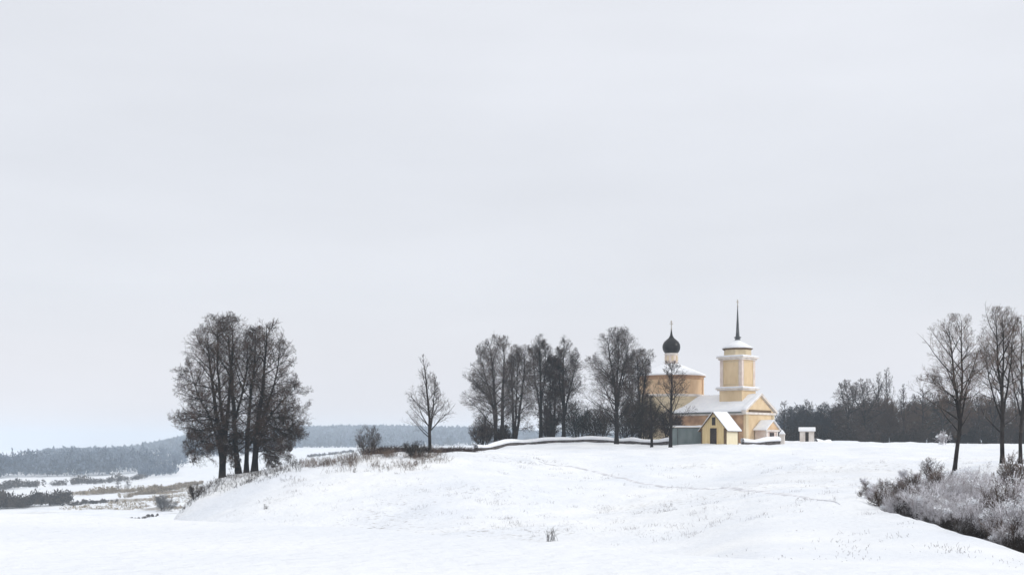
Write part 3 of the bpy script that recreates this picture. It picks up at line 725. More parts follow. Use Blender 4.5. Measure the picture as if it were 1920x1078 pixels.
# ------------------------------------------------------------------ stalks and scrub
def stalks(rg, X, Y, H, lean=.25, r=.008, zoff=-.05, segs=2):
    N = len(X); Z = ground(X, Y)
    P = np.zeros((N, segs + 1, 3)); P[:, 0] = np.stack([X, Y, Z + zoff], -1)
    d = norm(np.stack([rg.normal(0, lean, N), rg.normal(0, lean, N), np.ones(N)], -1))
    for k in range(segs):
        P[:, k + 1] = P[:, k] + d * (H / segs)[:, None]
        d = norm(d + rg.normal(0, .14, (N, 3)))
    RR = np.ones((N, segs + 1)) * r * np.linspace(1, .45, segs + 1)[None, :]
    return P, RR

def weed_patch(rg, centres, n, spread, hr, r, lean=.3, kids=4):
    X, Y, H = [], [], []
    for (x, y, s) in centres:
        m = max(2, int(n * s * rg.uniform(.6, 1.4)))
        X.append(x + rg.normal(0, spread, m)); Y.append(y + rg.normal(0, spread, m)); H.append(rg.uniform(*hr, m) * s)
    X, Y, H = map(np.concatenate, (X, Y, H))
    P, RR = stalks(rg, X, Y, H, lean, r, segs=4 if kids < 2 else 2)
    out = [tubes(P, RR, 3)]
    if kids:
        Q, QR = sprout(rg, P, RR, kids, .35, 1, (45, 30), (.4, .25, 1), .15, .15, 2, None, .01, r * .7)
        out.append(tubes(Q, QR, 3))
    return join(out)

rg = np.random.default_rng(15)
# tan dead grass on the crest left of and below the lone tree
cs = []
for k in range(420):
    px = rg.uniform(560, 832); py = np.interp(px, [565, 620, 700, 780, 830], [888, 874, 867, 868, 858]) + rg.normal(0, 9)
    x, y = hit(px, py)
    if float(vnoise(np.array(px / 13.), np.array(y / 3.), 21)) < .07: continue
    cs.append((x, y, rg.uniform(.4, 1.1)))
o = link('dead_grass', mesh_np('dead_grass', *weed_patch(rg, cs, 20, .40, (.2, .95), .008, .42, 4)), M['deadgrass']); tag(o, 'tan dead grass and weeds on the crest below the lone tree', 'grass', None, 'stuff')
cs = []
for k in range(120):
    px = rg.uniform(690, 882); py = np.interp(px, [690, 760, 882], [861, 853, 846]) + rg.normal(0, 1.0); x, y = hit(px, py)
    cs.append((x, y + rg.uniform(0, 4), rg.uniform(.6, 1.1)))
o = link('brushwood', mesh_np('brushwood', *weed_patch(rg, cs, 26, .6, (.35, .8), .014, .45, 5)), M['twig_red']); tag(o, 'dark reddish low brush along the skyline of the crest', 'brushwood', None, 'stuff')
# sparse weeds over the slope
cs = []
for k in range(760):
    px = rg.uniform(430, 1920); py = rg.uniform(865, 1066)
    if py < np.interp(px, [430, 600, 900, 1250, 1900], [925, 900, 862, 850, 850]): continue
    if px < 900 and py > 985 : continue
    x, y = hit(px, py)
    if y < 36 or (y < 56 and rg.random() < .85): continue
    cs.append((x, y, rg.uniform(.15, .6)))
for px, py, n in ((1000, 862, 14), (1020, 872, 10), (985, 868, 8), (1580, 1035, 12), (1560, 1045, 8), (1610, 1030, 10), (1770, 1030, 12), (1800, 1040, 10), (1890, 1060, 9), (1450, 880, 6), (1500, 868, 6), (1480, 1045, 5), (560, 905, 8), (575, 915, 6), (505, 950, 6), (1380, 1046, 8), (1130, 955, 6), (1240, 960, 8), (930, 940, 8), (900, 930, 8), (960, 985, 7), (1200, 1000, 8), (1330, 965, 6)):
    for q in range(n):
        x, y = hit(px + rg.normal(0, 16), py + rg.normal(0, 7))
        if y > 25: cs.append((x, y, rg.uniform(.25, .7) * min(1.0, y / 75)))
o = link('weeds', mesh_np('weeds', *weed_patch(rg, cs, 26, .26, (.06, .62), .0050, .55, 1)), M['weeds']); tag(o, 'sparse dry weed stalks poking through the snow of the slope', 'weeds', None, 'stuff')
# twigs and dead stalks under the clump and on its steep flank
cs = []
for k in range(110):
    px = rg.uniform(335, 560); py = np.interp(px, [335, 420, 560], [950, 905, 880]) + rg.normal(0, 9); x, y = hit(px, py, 80); cs.append((x, y, rg.uniform(.4, 1)))
o = link('brushwood', mesh_np('brushwood', *weed_patch(rg, cs, 14, .35, (.25, .9), .010, .35, 4)), M['thicket']); tag(o, 'thin brush on the steep flank below the clumped trees', 'brushwood', None, 'stuff')
x, y = hit(1032, 1022, 14); y = 60.0; x = X_of(1032, 66)
px, py = 1032, 1019; x, y = hit(px, py, 26)
o = link('grass_tuft', mesh_np('grass_tuft', *weed_patch(rg, [(x, y, 1.0)], 26, .12, (.25, .8), .008, .2, 2)), M['bark']); tag(o, 'upright dark grass tuft standing alone in the snow of the lower slope', 'grass tuft')
for px, py, lab in ((497, 958, 'small dark tuft low on the slope right of the clumped trees'), (1660, 908, 'small tuft on the snow above the tip of the gully scrub'), (664, 892, 'dark twiggy tuft on the slope below the tan grass')):
    x, y = hit(px, py, 26); o = link('grass_tuft', mesh_np('grass_tuft', *weed_patch(rg, [(x, y, .7)], 22, .1, (.25, .7), .009, .4, 3)), M['twig_grey']); tag(o, lab, 'grass tuft')

# ------------------------------------------------------------------ frosted gully scrub
def scrub_arrays(seed, H, W, nst, spec, tip, r=.018):
    rng = np.random.default_rng(seed); st = []
    for k in range(nst):
        a = rng.random() * 6.28; q = math.sqrt(rng.random()) * W * .45; hh = H * rng.uniform(.6, 1)
        st.append([(math.cos(a) * q * .4, math.sin(a) * q * .4, -.15), (math.cos(a) * q * .8, math.sin(a) * q * .8, hh * .5), (math.cos(a) * q * 1.2, math.sin(a) * q * 1.2, hh)])
    return tree_arrays(seed, st, [r] * nst, None, spec, tip)
SCR = [scrub_arrays(200 + k, 1.9, 1.7, 11, scaled(BUSH, n=[6, 5, 3]), .0066, .014) for k in range(4)]
def scrub_mass(items, seed):
    rng = np.random.default_rng(seed); out = []
    for (x, y, s) in items:
        z = gz(x, y); a = rng.random() * 6.28; c, sn = math.cos(a), math.sin(a)
        for V, Fq in SCR[rng.integers(3)]:
            out.append((np.stack([(V[:, 0] * c - V[:, 1] * sn) * s + x, (V[:, 0] * sn + V[:, 1] * c) * s + y, V[:, 2] * s * rng.uniform(.85, 1.1) + z], -1), Fq))
    return join(out)
rg = np.random.default_rng(44); lo, mid, up_ = [], [], []
lip = lambda px: np.interp(px, LIPX, LIPY)
brn = []
for k in range(90):
    px = rg.uniform(1690, 2200)
    if math.sin(px * .055) + math.sin(px * .023 + 1) > .75: continue
    Y = lip(px) + rg.uniform(1.6, 4.2); lo.append((X_of(px, Y), Y, rg.uniform(.32, .56)))
for k in range(130):
    px = rg.uniform(1612, 2250); Y = lip(px) + rg.uniform(3.6, 19); x = X_of(px, Y); v = float(vnoise(np.array(x / 3.1), np.array(Y / 4.2), 31))
    t = (x, Y, (rg.uniform(.5, .95) + .35 * v) * np.interp(px, [1600, 1660, 1760], [.38, .6, 1]))
    (brn if v + rg.normal(0, .2) < -.05 + .12 * (px < 1760) else mid).append(t)
for k in range(150):
    px = rg.uniform(1680, 2250); Y = lip(px) + rg.uniform(13, 44); up_.append((X_of(px, Y), Y, rg.uniform(.14, .46)))
def clots(rg, items, per, size):
    parts = []
    for (x, y, s) in items:
        z = gz(x, y)
        for q in range(rg.integers(3, 7)):
            a = rg.random() * 6.28; d = rg.random() * .95 * s
            parts.append(shards(rg, x + math.cos(a) * d, y + math.sin(a) * d, z + s * rg.uniform(.55, 1.9), .26 * s, .26 * s, .17 * s, int(per * rg.uniform(.4, 1.4)), size, 1.6))
    return join(parts)
o = link('dark_scrub', mesh_np('dark_scrub', *scrub_mass(lo, 1)), M['scrubdark']); tag(o, 'dark tangled scrub along the bottom of the gully', 'scrub', None, 'stuff')
o = link('brown_scrub', mesh_np('brown_scrub', *scrub_mass(brn, 4)), M['frost_dark']); tag(o, 'brown tufts of scrub showing among the frosted growth in the gully', 'scrub', None, 'stuff')
o = link('frosted_scrub', mesh_np('frosted_scrub', *scrub_mass(mid, 2)), M['frost']); tag(o, 'pale frosted scrub filling the gully at the lower right', 'scrub', None, 'stuff')
c_ = link('snow', mesh_np('snow', *clots(rg, mid, 95, .036)), M['snow'], o)
o = link('frosted_weeds', mesh_np('frosted_weeds', *scrub_mass(up_, 3)), M['frost']); tag(o, 'thin frosted weeds around the feet of the bare trees', 'weeds', None, 'stuff')
c_ = link('snow', mesh_np('snow', *clots(rg, up_, 40, .035)), M['snow'], o)
for px, py, w, top, Y, lab, mt, sd in (
    (1652, 950, 60, 918, 64, 'dark grey brown bush at the left tip of the gully scrub', M['frost_dark'], 301),
    (1715, 945, 66, 902, 62, 'brownish bush next to the left tip of the gully scrub', M['frost_dark'], 302),
    (1900, 940, 70, 862, 66, 'tall dark bush at the right edge below the bare trees', M['frost_dark'], 303),
    (1745, 876, 60, 838, 92, 'thin spray of tall weeds left of the leaning tree', M['weeds'], 304)):
    make_bush('shrub', lab, 'shrub', 'bushes standing out of the gully scrub', px, py, w, top, Y=Y, seed=sd, nst=14 if mt != M['weeds'] else 9, bark=M['frost_dark'], twig=mt, tip=.0052, r=.013, spec=scaled(BUSH, n=[6, 5, 3]))

# ------------------------------------------------------------------ building helpers
class MB:
    def __init__(s): s.bm = bmesh.new()
    def box(s, x0, x1, y0, y1, z0, z1):
        v = [s.bm.verts.new(p) for p in ((x0,y0,z0),(x1,y0,z0),(x1,y1,z0),(x0,y1,z0),(x0,y0,z1),(x1,y0,z1),(x1,y1,z1),(x0,y1,z1))]
        for f in ((3,2,1,0),(4,5,6,7),(0,1,5,4),(1,2,6,5),(2,3,7,6),(3,0,4,7)): s.bm.faces.new([v[i] for i in f])
        return s
    def prism(s, prof, axis, a, b):
        """prof: closed outline of 2-D points; extruded along axis x or y from a to b (prof = other axis, z)"""
        mk = (lambda p, t: (t, p[0], p[1])) if axis == 'x' else (lambda p, t: (p[0], t, p[1]))
        A = [s.bm.verts.new(mk(p, a)) for p in prof]; Bv = [s.bm.verts.new(mk(p, b)) for p in prof]
        n = len(prof)
        s.bm.faces.new(A[::-1]); s.bm.faces.new(Bv)
        for i in range(n): s.bm.faces.new((A[i], A[(i+1) % n], Bv[(i+1) % n], Bv[i]))
        return s
    def lathe(s, prof, n=32, cx=0, cy=0, rot=0.0, cap=True):
        rings = []
        for (r, z) in prof:
            rings.append([s.bm.verts.new((cx + r * math.cos(rot + 2*math.pi*k/n), cy + r * math.sin(rot + 2*math.pi*k/n), z)) for k in range(n)])
        for a, b in zip(rings, rings[1:]):
            for k in range(n): s.bm.faces.new((a[k], a[(k+1) % n], b[(k+1) % n], b[k]))
        if cap:
            s.bm.faces.new(rings[0][::-1]); s.bm.faces.new(rings[-1])
        return s
    def build(s, name, mat, parent, bevel=0.0, smooth=False):
        bmesh.ops.recalc_face_normals(s.bm, faces=s.bm.faces)
        me = bpy.data.meshes.new(name); s.bm.to_mesh(me); s.bm.free()
        o = link(name, me, mat, parent, smooth)
        if bevel:
            b = o.modifiers.new('bevel', 'BEVEL'); b.width = bevel; b.segments = 2; b.limit_method = 'ANGLE'
        return o

def snow_roof(name, parent, quad_rows, th=0.16, seed=0):
    """soft snow sheet: quad_rows is a grid of points, thickened upward"""
    V = np.array(quad_rows, float); a, b, _ = V.shape
    nn = 14
    ui = np.linspace(0, a - 1, nn); vi = np.linspace(0, b - 1, nn)
    G_ = np.zeros((nn, nn, 3))
    for i, u in enumerate(ui):
        for j, v in enumerate(vi):
            i0 = min(int(u), a - 2); j0 = min(int(v), b - 2); fu, fv = u - i0, v - j0
            G_[i, j] = (V[i0, j0]*(1-fu)+V[i0+1, j0]*fu)*(1-fv) + (V[i0, j0+1]*(1-fu)+V[i0+1, j0+1]*fu)*fv
    top = G_.copy()
    e = np.minimum(np.minimum(np.arange(nn), np.arange(nn)[::-1])[:, None], np.minimum(np.arange(nn), np.arange(nn)[::-1])[None, :])
    hgt = th * np.clip(.55 + e * .25, 0, 1) + vnoise(G_[..., 0] * 1.1 + seed, G_[..., 1] * 1.1 + G_[..., 2], seed) * th * .6
    top[..., 2] += np.maximum(hgt, .04)
    bot = G_.copy(); bot[..., 2] += 0.012
    VV = np.concatenate([top.reshape(-1, 3), bot.reshape(-1, 3)]); o_ = nn * nn; Fq = []
    for i in range(nn - 1):
        for j in range(nn - 1):
            k = i * nn + j; Fq.append((k, k+1, k+nn+1, k+nn)); Fq.append((o_+k+nn, o_+k+nn+1, o_+k+1, o_+k))
    for i in range(nn - 1):
        for (p, q) in (((i)*nn, (i+1)*nn), ((i+1)*nn + nn-1, i*nn + nn-1), (i+1, i), ((nn-1)*nn+i, (nn-1)*nn+i+1)):
            Fq.append((p, q, o_+q, o_+p))
    return link(name, mesh_np(name, VV, np.array(Fq)), M['snow'], parent, smooth=True)

def cross(name, parent, cx, cy, z, h, w, t=.07):
    m = MB(); m.box(cx-t/2, cx+t/2, cy-t/2, cy+t/2, z, z+h)
    m.box(cx-t*.45, cx+t*.45, cy-w/2, cy+w/2, z+h*.60, z+h*.60+t); m.box(cx-t*.45, cx+t*.45, cy-w*.25, cy+w*.25, z+h*.80, z+h*.80+t)
    m.lathe([(.02, z-.05), (.12, z-.02), (.13, z+.05), (.03, z+.13)], 10, cx, cy)
    return m.build(name, M['iron'], parent)

# ------------------------------------------------------------------ church
PHI = R(42); TY = 178.0; TX = X_of(1383, TY); CZ = 0.85
church = empty('church', (TX, TY, CZ), -PHI)
tag(church, 'yellow church with a black onion dome on a round chapel and a spired bell tower', 'church')
W2 = 3.9; FR = 3.36; BK = -9.0; EV = 4.25; RG = 6.75
# refectory
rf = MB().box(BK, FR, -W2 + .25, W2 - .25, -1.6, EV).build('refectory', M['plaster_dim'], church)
MB().box(BK, FR + .05, -W2 + .05, -W2 + .24, EV - .42, EV - .06).build('cornice', M['white'], rf)
ov = .45
roof = MB().prism([(-W2 - ov + .25, EV - .02), (0, RG), (W2 + ov - .25, EV - .02), (W2 + ov - .25, EV - .16), (-W2 - ov + .25, EV - .16)], 'x', BK, FR - .1).build('roof', M['metal_dark'], church)
for s in (-1, 1):
    snow_roof('snow', roof, [[(BK, s*(W2 + ov - .25), EV), (FR + .2, s*(W2 + ov - .25), EV)], [(BK, 0, RG + .02), (FR + .2, 0, RG + .02)]], .22, 3 + s)
# west front with pediment
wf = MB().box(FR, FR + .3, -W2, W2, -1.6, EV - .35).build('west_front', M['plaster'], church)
MB().box(FR - .05, FR + .55, -W2 - .25, W2 + .25, EV - .35, EV - .05).build('cornice', M['white'], wf)
for y in (-W2 + .05, W2 - .65):
    MB().box(FR + .3, FR + .42, y, y + .6, -1.6, EV - .35).build('pilaster', M['plaster_pale'], wf)
pd = MB().prism([(-W2 - .1, EV - .05), (0, RG - .12), (W2 + .1, EV - .05)], 'x', FR + .0, FR + .28).build('pediment', M['plaster'], church)
def rake(y0, z0, y1, z1, th):
    return [(y0, z0), (y1, z1), (y1, z1 + th), (y0, z0 + th)]
m = MB()
for s in (-1, 1):
    m.prism(rake(s*(W2 + .45), EV - .08, 0, RG - .1, .30), 'x', FR - .08, FR + .62)
m.build('raking_cornice', M['white'], pd)
for s in (-1, 1):
    snow_roof('snow', pd, [[(FR - .08, s*(W2 + .5), EV + .2), (FR + .66, s*(W2 + .5), EV + .2)], [(FR - .08, 0, RG + .2), (FR + .66, 0, RG + .2)]], .12, 9 + s)
MB().box(FR + .29, FR + .40, -W2 + .9, W2 - .9, EV - .04, EV + .30).build('ledge_shadow', M['brown'], pd)  # brown strip puts the shadow along the pediment base into colour
# porch
PW = 1.75; PD = FR + 2.2
pr = MB().box(FR + .43, PD, -PW + .2, PW - .2, -1.6, 1.75).build('porch', M['pinkwhite'], church)
MB().prism([(-PW - .1, 1.75), (0, 3.0), (PW + .1, 1.75)], 'x', FR + .43, PD + .12).build('gable', M['plaster_peach'], pr)
for s in (-1, 1):
    snow_roof('snow', pr, [[(FR + .4, s*(PW + .35), 1.66), (PD + .4, s*(PW + .35), 1.66)], [(FR + .4, 0, 3.06), (PD + .4, 0, 3.06)]], .16, 20 + s)
MB().box(PD + .10, PD + .22, -PW - .12, PW + .12, 1.50, 1.74).build('cornice', M['white'], pr)
MB().box(PD, PD + .06, -.55, .55, .35, 1.35).build('window', M['dark'], pr)
for y in (-PW + .2, PW - .5):
    MB().box(PD, PD + .1, y, y + .3, -1.6, 1.5).build('pilaster', M['white'], pr)
# bell tower
S = 1.86
bt = MB().box(-S, S, -S, S, 4.4, 7.55).build('bell_tower', M['plaster'], church)
S1 = S + .02
MB().box(-S1 - .42, S1 + .42, -S1 - .42, S1 + .42, 7.55, 7.72).build('cornice', M['white'], bt)
m = MB().box(-S1 - .25, S1 + .25, -S1 - .25, S1 + .25, 7.38, 7.55); m.build('frieze', M['white'], bt)
m = MB().box(-S1 - .38, S1 + .38, -S1 - .38, S1 + .38, 7.72, 7.95); m.build('snow', M['snow'], bt, .08)
S2 = S - .08
bel = MB().box(-S2, S2, -S2, S2, 7.8, 11.9).build('belfry', M['plaster'], church)
for sx in (-1, 1):
    for sy in (-1, 1):
        a = sx * (S2 - .22); b = sy * (S2 - .22)
        MB().box(a - .26, a + .26, b - .26, b + .26, 7.96, 11.75).build('pilaster', M['pinkwhite'], bel)
for (ax, sg) in (('x', 1), ('x', -1), ('y', 1), ('y', -1)):
    m = MB()
    for (p, q, z0, z1) in ((-1.27, -1.19, 8.3, 11.45), (1.19, 1.27, 8.3, 11.45), (-1.27, 1.27, 8.2, 8.3), (-1.27, 1.27, 11.45, 11.55)):
        u0, u1 = sorted((sg * S2, sg * (S2 + .05)))
        if ax == 'x': m.box(u0, u1, p, q, z0, z1)
        else: m.box(p, q, u0, u1, z0, z1)
    m.build('panel_frame', M['plaster_pale'], bel)
MB().box(-S1 - .12, S1 + .12, -S1 - .12, S1 + .12, 11.76, 12.02).build('frieze', M['white'], bel)
MB().box(-S1 - .34, S1 + .34, -S1 - .34, S1 + .34, 12.02, 12.2).build('cornice', M['white'], bel)
MB().box(-S1 - .32, S1 + .32, -S1 - .32, S1 + .32, 12.2, 12.42).build('snow', M['snow'], bel, .08)
at = MB().lathe([(1.95, 12.3), (1.95, 13.4)], 8, 0, 0, R(22.5)).build('attic', M['plaster_pale'], church)
MB().lathe([(1.98, 13.22), (2.18, 13.36), (2.22, 13.46)], 8, 0, 0, R(22.5)).build('cornice', M['brown'], at)
tr = MB().lathe([(2.26, 13.465), (2.28, 13.55), (1.3, 14.12), (.5, 14.5), (.32, 14.75)], 24).build('snowy_roof', M['snow'], church, smooth=True)
sb = MB().lathe([(.34, 14.6), (.42, 14.72), (.42, 14.8), (.3, 14.9), (.5, 15.02), (.52, 15.1), (.3, 15.2), (.27, 15.35), (.2, 16.4), (.13, 17.9), (.05, 19.5)], 12).build('spire', M['spire'], church, smooth=True)
cross('cross', sb, 0, 0, 19.5, 1.0, .62, .075)
# round chapel
RX = -11.5; RR_ = 4.75
ch = MB().lathe([(RR_ + .12, -1.6), (RR_ + .12, 6.9)], 48, RX).build('round_chapel_base', M['plaster_pale'], church, smooth=False)
MB().lathe([(RR_ + .14, 6.75), (RR_ + .3, 6.9), (RR_ + .3, 7.05), (RR_ + .02, 7.15)], 48, RX).build('string_course', M['white'], ch)
cu = MB().lathe([(RR_, 6.95), (RR_, 9.75)], 48, RX).build('round_chapel', M['plaster_peach'], church)
MB().lathe([(RR_ + .02, 9.3), (RR_ + .1, 9.4), (RR_ + .08, 9.70), (RR_ + .34, 9.80), (RR_ + .36, 9.88)], 48, RX).build('cornice', M['plaster_dim'], cu)
for k in range(8):
    a = R(200 + k * 45); c, sn = math.cos(a), math.sin(a)
    m = MB(); m.box(-.14, .14, -.3, .3, 7.1, 9.3); bmesh.ops.transform(m.bm, matrix=Matrix.Translation((RX + c * RR_, sn * RR_, 0)) @ Matrix.Rotation(a, 4, 'Z'), verts=m.bm.verts)
    m.build('pilaster', M['plaster_peach'], cu)
rr = MB().lathe([(RR_ + .40, 9.88), (RR_ + .44, 10.0), (RR_ + .2, 10.2), (3.2, 10.95), (1.8, 11.55), (.9, 11.85)], 48, RX).build('snowy_roof', M['snow'], church, smooth=True)
dr = MB().lathe([(.95, 11.7), (.95, 13.35)], 24, RX).build('drum', M['pinkwhite'], church, smooth=True)
MB().lathe([(.97, 13.05), (1.06, 13.15), (1.06, 13.34), (.9, 13.4)], 24, RX).build('cornice', M['white'], dr)
for k in range(8):
    a = R(k * 45); m = MB(); m.box(-.04, .04, -.14, .14, 12.2, 12.95); bmesh.ops.transform(m.bm, matrix=Matrix.Translation((RX + math.cos(a) * .95, math.sin(a) * .95, 0)) @ Matrix.Rotation(a, 4, 'Z'), verts=m.bm.verts)
    m.build('window', M['plaster_pale'], dr)
on = MB().lathe([(.88, 13.36), (1.12, 13.58), (1.29, 13.92), (1.35, 14.32), (1.29, 14.72), (1.08, 15.1), (.74, 15.42), (.43, 15.68), (.24, 15.98), (.15, 16.35), (.1, 16.7), (.05, 17.0)], 32, RX).build('onion_dome', M['black_dome'], church, smooth=True)
cross('cross', on, RX, 0, 16.95, 1.35, .85, .085)

# ------------------------------------------------------------------ yellow hut and sheet metal garage
HYd = 154.0; hx = X_of(1350, HYd); hz = min(gz(hx + dx, HYd + dy) for dx in (-2, 0, 2) for dy in (-2, 0, 2)) - .02
AL = R(35)
hut = empty('hut', (hx, HYd, hz), -AL)      # local +y runs to the back, -y is the gable front
tag(hut, 'small yellow hut with a steep snowy gable roof in front of the church', 'hut')
hw, hl = 1.68, 1.65; he, hr = 2.05, 4.1
wl = MB().box(-hw, hw, -hl, hl, -.4, he).build('wall', M['hutwall_lit'], hut)
fr = MB().prism([(-hw + .02, -.4), (hw - .02, -.4), (hw - .02, he), (0, hr - .08), (-hw + .02, he)], 'y', -hl - .07, -hl - .003).build('gable_front', M['hutwall'], hut)
MB().prism([(-hw, he), (hw, he), (0, hr - .08)], 'y', -hl + .02, hl).build('gable_back', M['hutwall'], hut)
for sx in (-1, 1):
    MB().box(sx*hw - (.34 if sx > 0 else .02), sx*hw + (.04 if sx > 0 else .1), -hl - .12, -hl - .072, -.4, he).build('corner_board_and_shade', M['brown'], hut)  # wide right strip stands in brown for the shaded corner under the eave
MB().box(hw - .02, hw + .05, hl - .1, hl + .03, -.4, he).build('corner_board_and_shade', M['brown'], hut)
dd = MB().box(-.50, .40, -hl - .13, -hl - .075, -.1, 2.1).build('door', M['dark'], hut)
m = MB().box(-.60, -.51, -hl - .15, -hl - .075, -.1, 2.2); m.box(.41, .50, -hl - .15, -hl - .075, -.1, 2.2); m.box(-.50, .40, -hl - .15, -hl - .075, 2.11, 2.2); m.build('frame', M['hutwall'], dd)
MB().box(-.26, .2, -hl - .12, -hl - .075, 2.45, 3.45).build('attic_window', M['dark'], hut)
hrf = MB(); e = .32
hrf.prism([(-hw - e, he - .32), (0, hr), (hw + e, he - .32), (hw + e, he - .40), (0, hr - .10), (-hw - e, he - .40)], 'y', -hl - .4, hl + .35)
hrf = hrf.build('roof', M['brown'], hut)
for s in (-1, 1):
    snow_roof('snow', hrf, [[(s*(hw + e + .03), -hl - .42, he - .34), (s*(hw + e + .03), hl + .38, he - .34)], [(0, -hl - .42, hr + .01), (0, hl + .38, hr + .01)]], .15, 30 + s)

gx0 = X_of(1261, 154.5); gY = 154.5; gzz = min(gz(gx0 + d, gY + q) for d in (0, 2, 4) for q in (0, 4)) - .02
gar = empty('garage', (gx0, gY, gzz), R(-4)); tag(gar, 'low grey green sheet metal garage with snow on its flat roof beside the yellow hut', 'garage')
gw, gl, gh = 4.0, 5.0, 2.25
body = MB().box(0, gw, 0, gl, -.4, gh).build('wall', M['metal_dark'], gar)
m = MB()
for k in range(26):
    x = .72 + k * (gw - .75) / 26; m.box(x, x + .075, -.035, -.003, 0, gh - .1)
m.build('ribbed_door', M['metal_green'], gar)
MB().box(.70, gw - .02, -.0028, -.0012, -.05, gh - .12).build('door_panel', M['metal_green'], gar)
MB().box(.58, .68, -.06, -.003, -.1, gh).build('post', M['metal_dark'], gar)
MB().box(0, .56, -.02, -.003, -.1, gh - .08).build('side_panel', M['metal_green'], gar)
rf = MB().box(-.1, gw + .05, -.2, gl + .1, gh + .003, gh + .11).build('roof', M['white'], gar)
snow_roof('snow', rf, [[(-.1, -.2, gh + .11), (gw + .05, -.2, gh + .11)], [(-.1, gl + .1, gh + .11), (gw + .05, gl + .1, gh + .11)]], .16, 40)

# ------------------------------------------------------------------ churchyard wall, gate posts, gateway
def yard_wall(label, pts, hs=.62, snow_up=.42, th=.55):
    pts = [(X_of(p, Y), Y) for p, Y in pts]
    d = np.concatenate([[0], np.cumsum([math.hypot(b[0]-a[0], b[1]-a[1]) for a, b in zip(pts, pts[1:])])])
    n = max(8, int(d[-1] / .6)); u = np.linspace(0, d[-1], n)
    xs = pchip(d, [p[0] for p in pts], u); ys = pchip(d, [p[1] for p in pts], u); zs = ground(xs, ys)
    k = np.ones(5) / 5; zs = np.convolve(np.pad(zs, 2, mode='edge'), k, 'valid')
    dx = np.gradient(xs); dy = np.gradient(ys); L = np.hypot(dx, dy); nx, ny = dy / L, -dx / L    # normal toward the viewer
    e = empty('churchyard_wall', (xs[0], ys[0], zs[0])); tag(e, label, 'wall', 'low churchyard walls')
    def loft(prof, name, mat, wob, seed):
        V = []; m = len(prof)
        for i in range(n):
            w = 1 + wob * vnoise(np.array(u[i] * .5), np.array(seed * 3.1), seed)
            for (o, z) in prof:
                V.append((xs[i] + nx[i] * o - xs[0], ys[i] + ny[i] * o - ys[0], zs[i] - zs[0] + z * (w if z > .3 else 1)))
        Fq = [(i*m+j, i*m+(j+1) % m, (i+1)*m+(j+1) % m, (i+1)*m+j) for i in range(n-1) for j in range(m)]
        link(name, mesh_np(name, np.array(V), np.array(Fq)), mat, e, smooth=name == 'snow')
    t = th / 2
    loft([(t, -.5), (t, hs), (-t, hs), (-t, -.5)], 'stonework', M['stone'], .3, 1)
    a = hs - .2
    loft([(t + .10, a), (t + .14, a + .16), (t + .02, hs + snow_up * .55), (t * .4, hs + snow_up * .95), (-t * .5, hs + snow_up), (-t - .1, hs + snow_up * .5), (-t - .12, a), (-t - .02, a), (0, hs + .02), (t + .02, a)], 'snow', M['snow'], .5, 2)
yard_wall('long low snow capped stone wall curving from the trees to the garage', [(892, 156), (930, 159), (968, 163), (1010, 166), (1060, 167), (1120, 166), (1180, 164), (1240, 161), (1258, 160)], .54, .24)
yard_wall('short snow capped wall between the yellow hut and the white gate post', [(1392, 162), (1430, 163.5), (1461, 165)], .60, .34)
yard_wall('short snow buried wall running right from the white gateway', [(1529, 178), (1542, 179), (1556, 181)], .3, .42)
px, Y = 1466.5, 165; x = X_of(px, Y); z = gz(x, Y)
gp = empty('gate_post', (x, Y, z), R(-20)); tag(gp, 'white gate post with a pointed snow cap right of the church porch', 'gate post')
MB().box(-.32, .32, -.32, .32, -.4, 1.25).build('shaft', M['white'], gp)
MB().box(-.38, .38, -.38, .38, 1.25, 1.36).build('cap', M['white'], gp)
MB().lathe([(.52, 1.365), (.46, 1.5), (.22, 1.78), (.05, 1.95)], 4, 0, 0, R(45)).build('snow', M['snow'], gp, .05)
px, Y = 1513, 177; x = X_of(px, Y); z = gz(x, Y)
gw_ = empty('gateway', (x, Y, z), R(-12)); tag(gw_, 'small white gateway with a snowy roof and dark opening right of the gate post', 'gateway')
for s in (-1, 1):
    MB().box(s*.62 - .38, s*.62 + .38, -.3, .3, -.4, 1.42).build('pillar', M['white'], gw_)
MB().box(-.24, .24, -.1, .0, -.3, 1.42).build('door', M['dark'], gw_)
MB().box(-1.05, 1.05, -.36, .36, 1.42, 1.54).build('lintel', M['white'], gw_)
rf = MB().prism([(-.5, 1.543), (.5, 1.543), (.2, 1.75), (-.2, 1.75)], 'x', -1.12, 1.12).build('roof', M['brown'], gw_)
MB().prism([(-.58, 1.5), (-.56, 1.66), (-.22, 2.12), (.22, 2.12), (.56, 1.66), (.58, 1.5), (.2, 1.77), (-.2, 1.77)], 'x', -1.18, 1.18).build('snow', M['snow'], rf, .06)

# snow laden bush in front of the wood
px, Y = 1766, 190; x = X_of(px, Y); z = gz(x, Y)
sb_ = empty('snowy_bush', (x, Y, z)); tag(sb_, 'small bush buried in white snow in front of the dark wood', 'shrub')
tr_, cr_ = scrub_arrays(321, 1.9, 2.2, 10, scaled(BUSH, n=[5, 4, 2]), .016)
link('crown', mesh_np('crown', *join([tr_, cr_])), M['frost'], sb_)
rg = np.random.default_rng(3); me_parts = MB()
for (a, b, c, r) in ((0, 0, .25, .5), (.15, .05, .8, .34), (-.75, 0, 1.3, .24), (-.1, .1, 1.5, .34), (.6, 0, 1.45, .28)):
    q = bmesh.ops.create_icosphere(me_parts.bm, subdivisions=2, radius=r, matrix=Matrix.Translation((a, b, c)) @ Matrix.Diagonal((1, .9, .62, 1)))
    for v in q['verts']: v.co += Vector(rg.normal(0, .045, 3))
me_parts.build('snow', M['snow'], sb_, smooth=True)

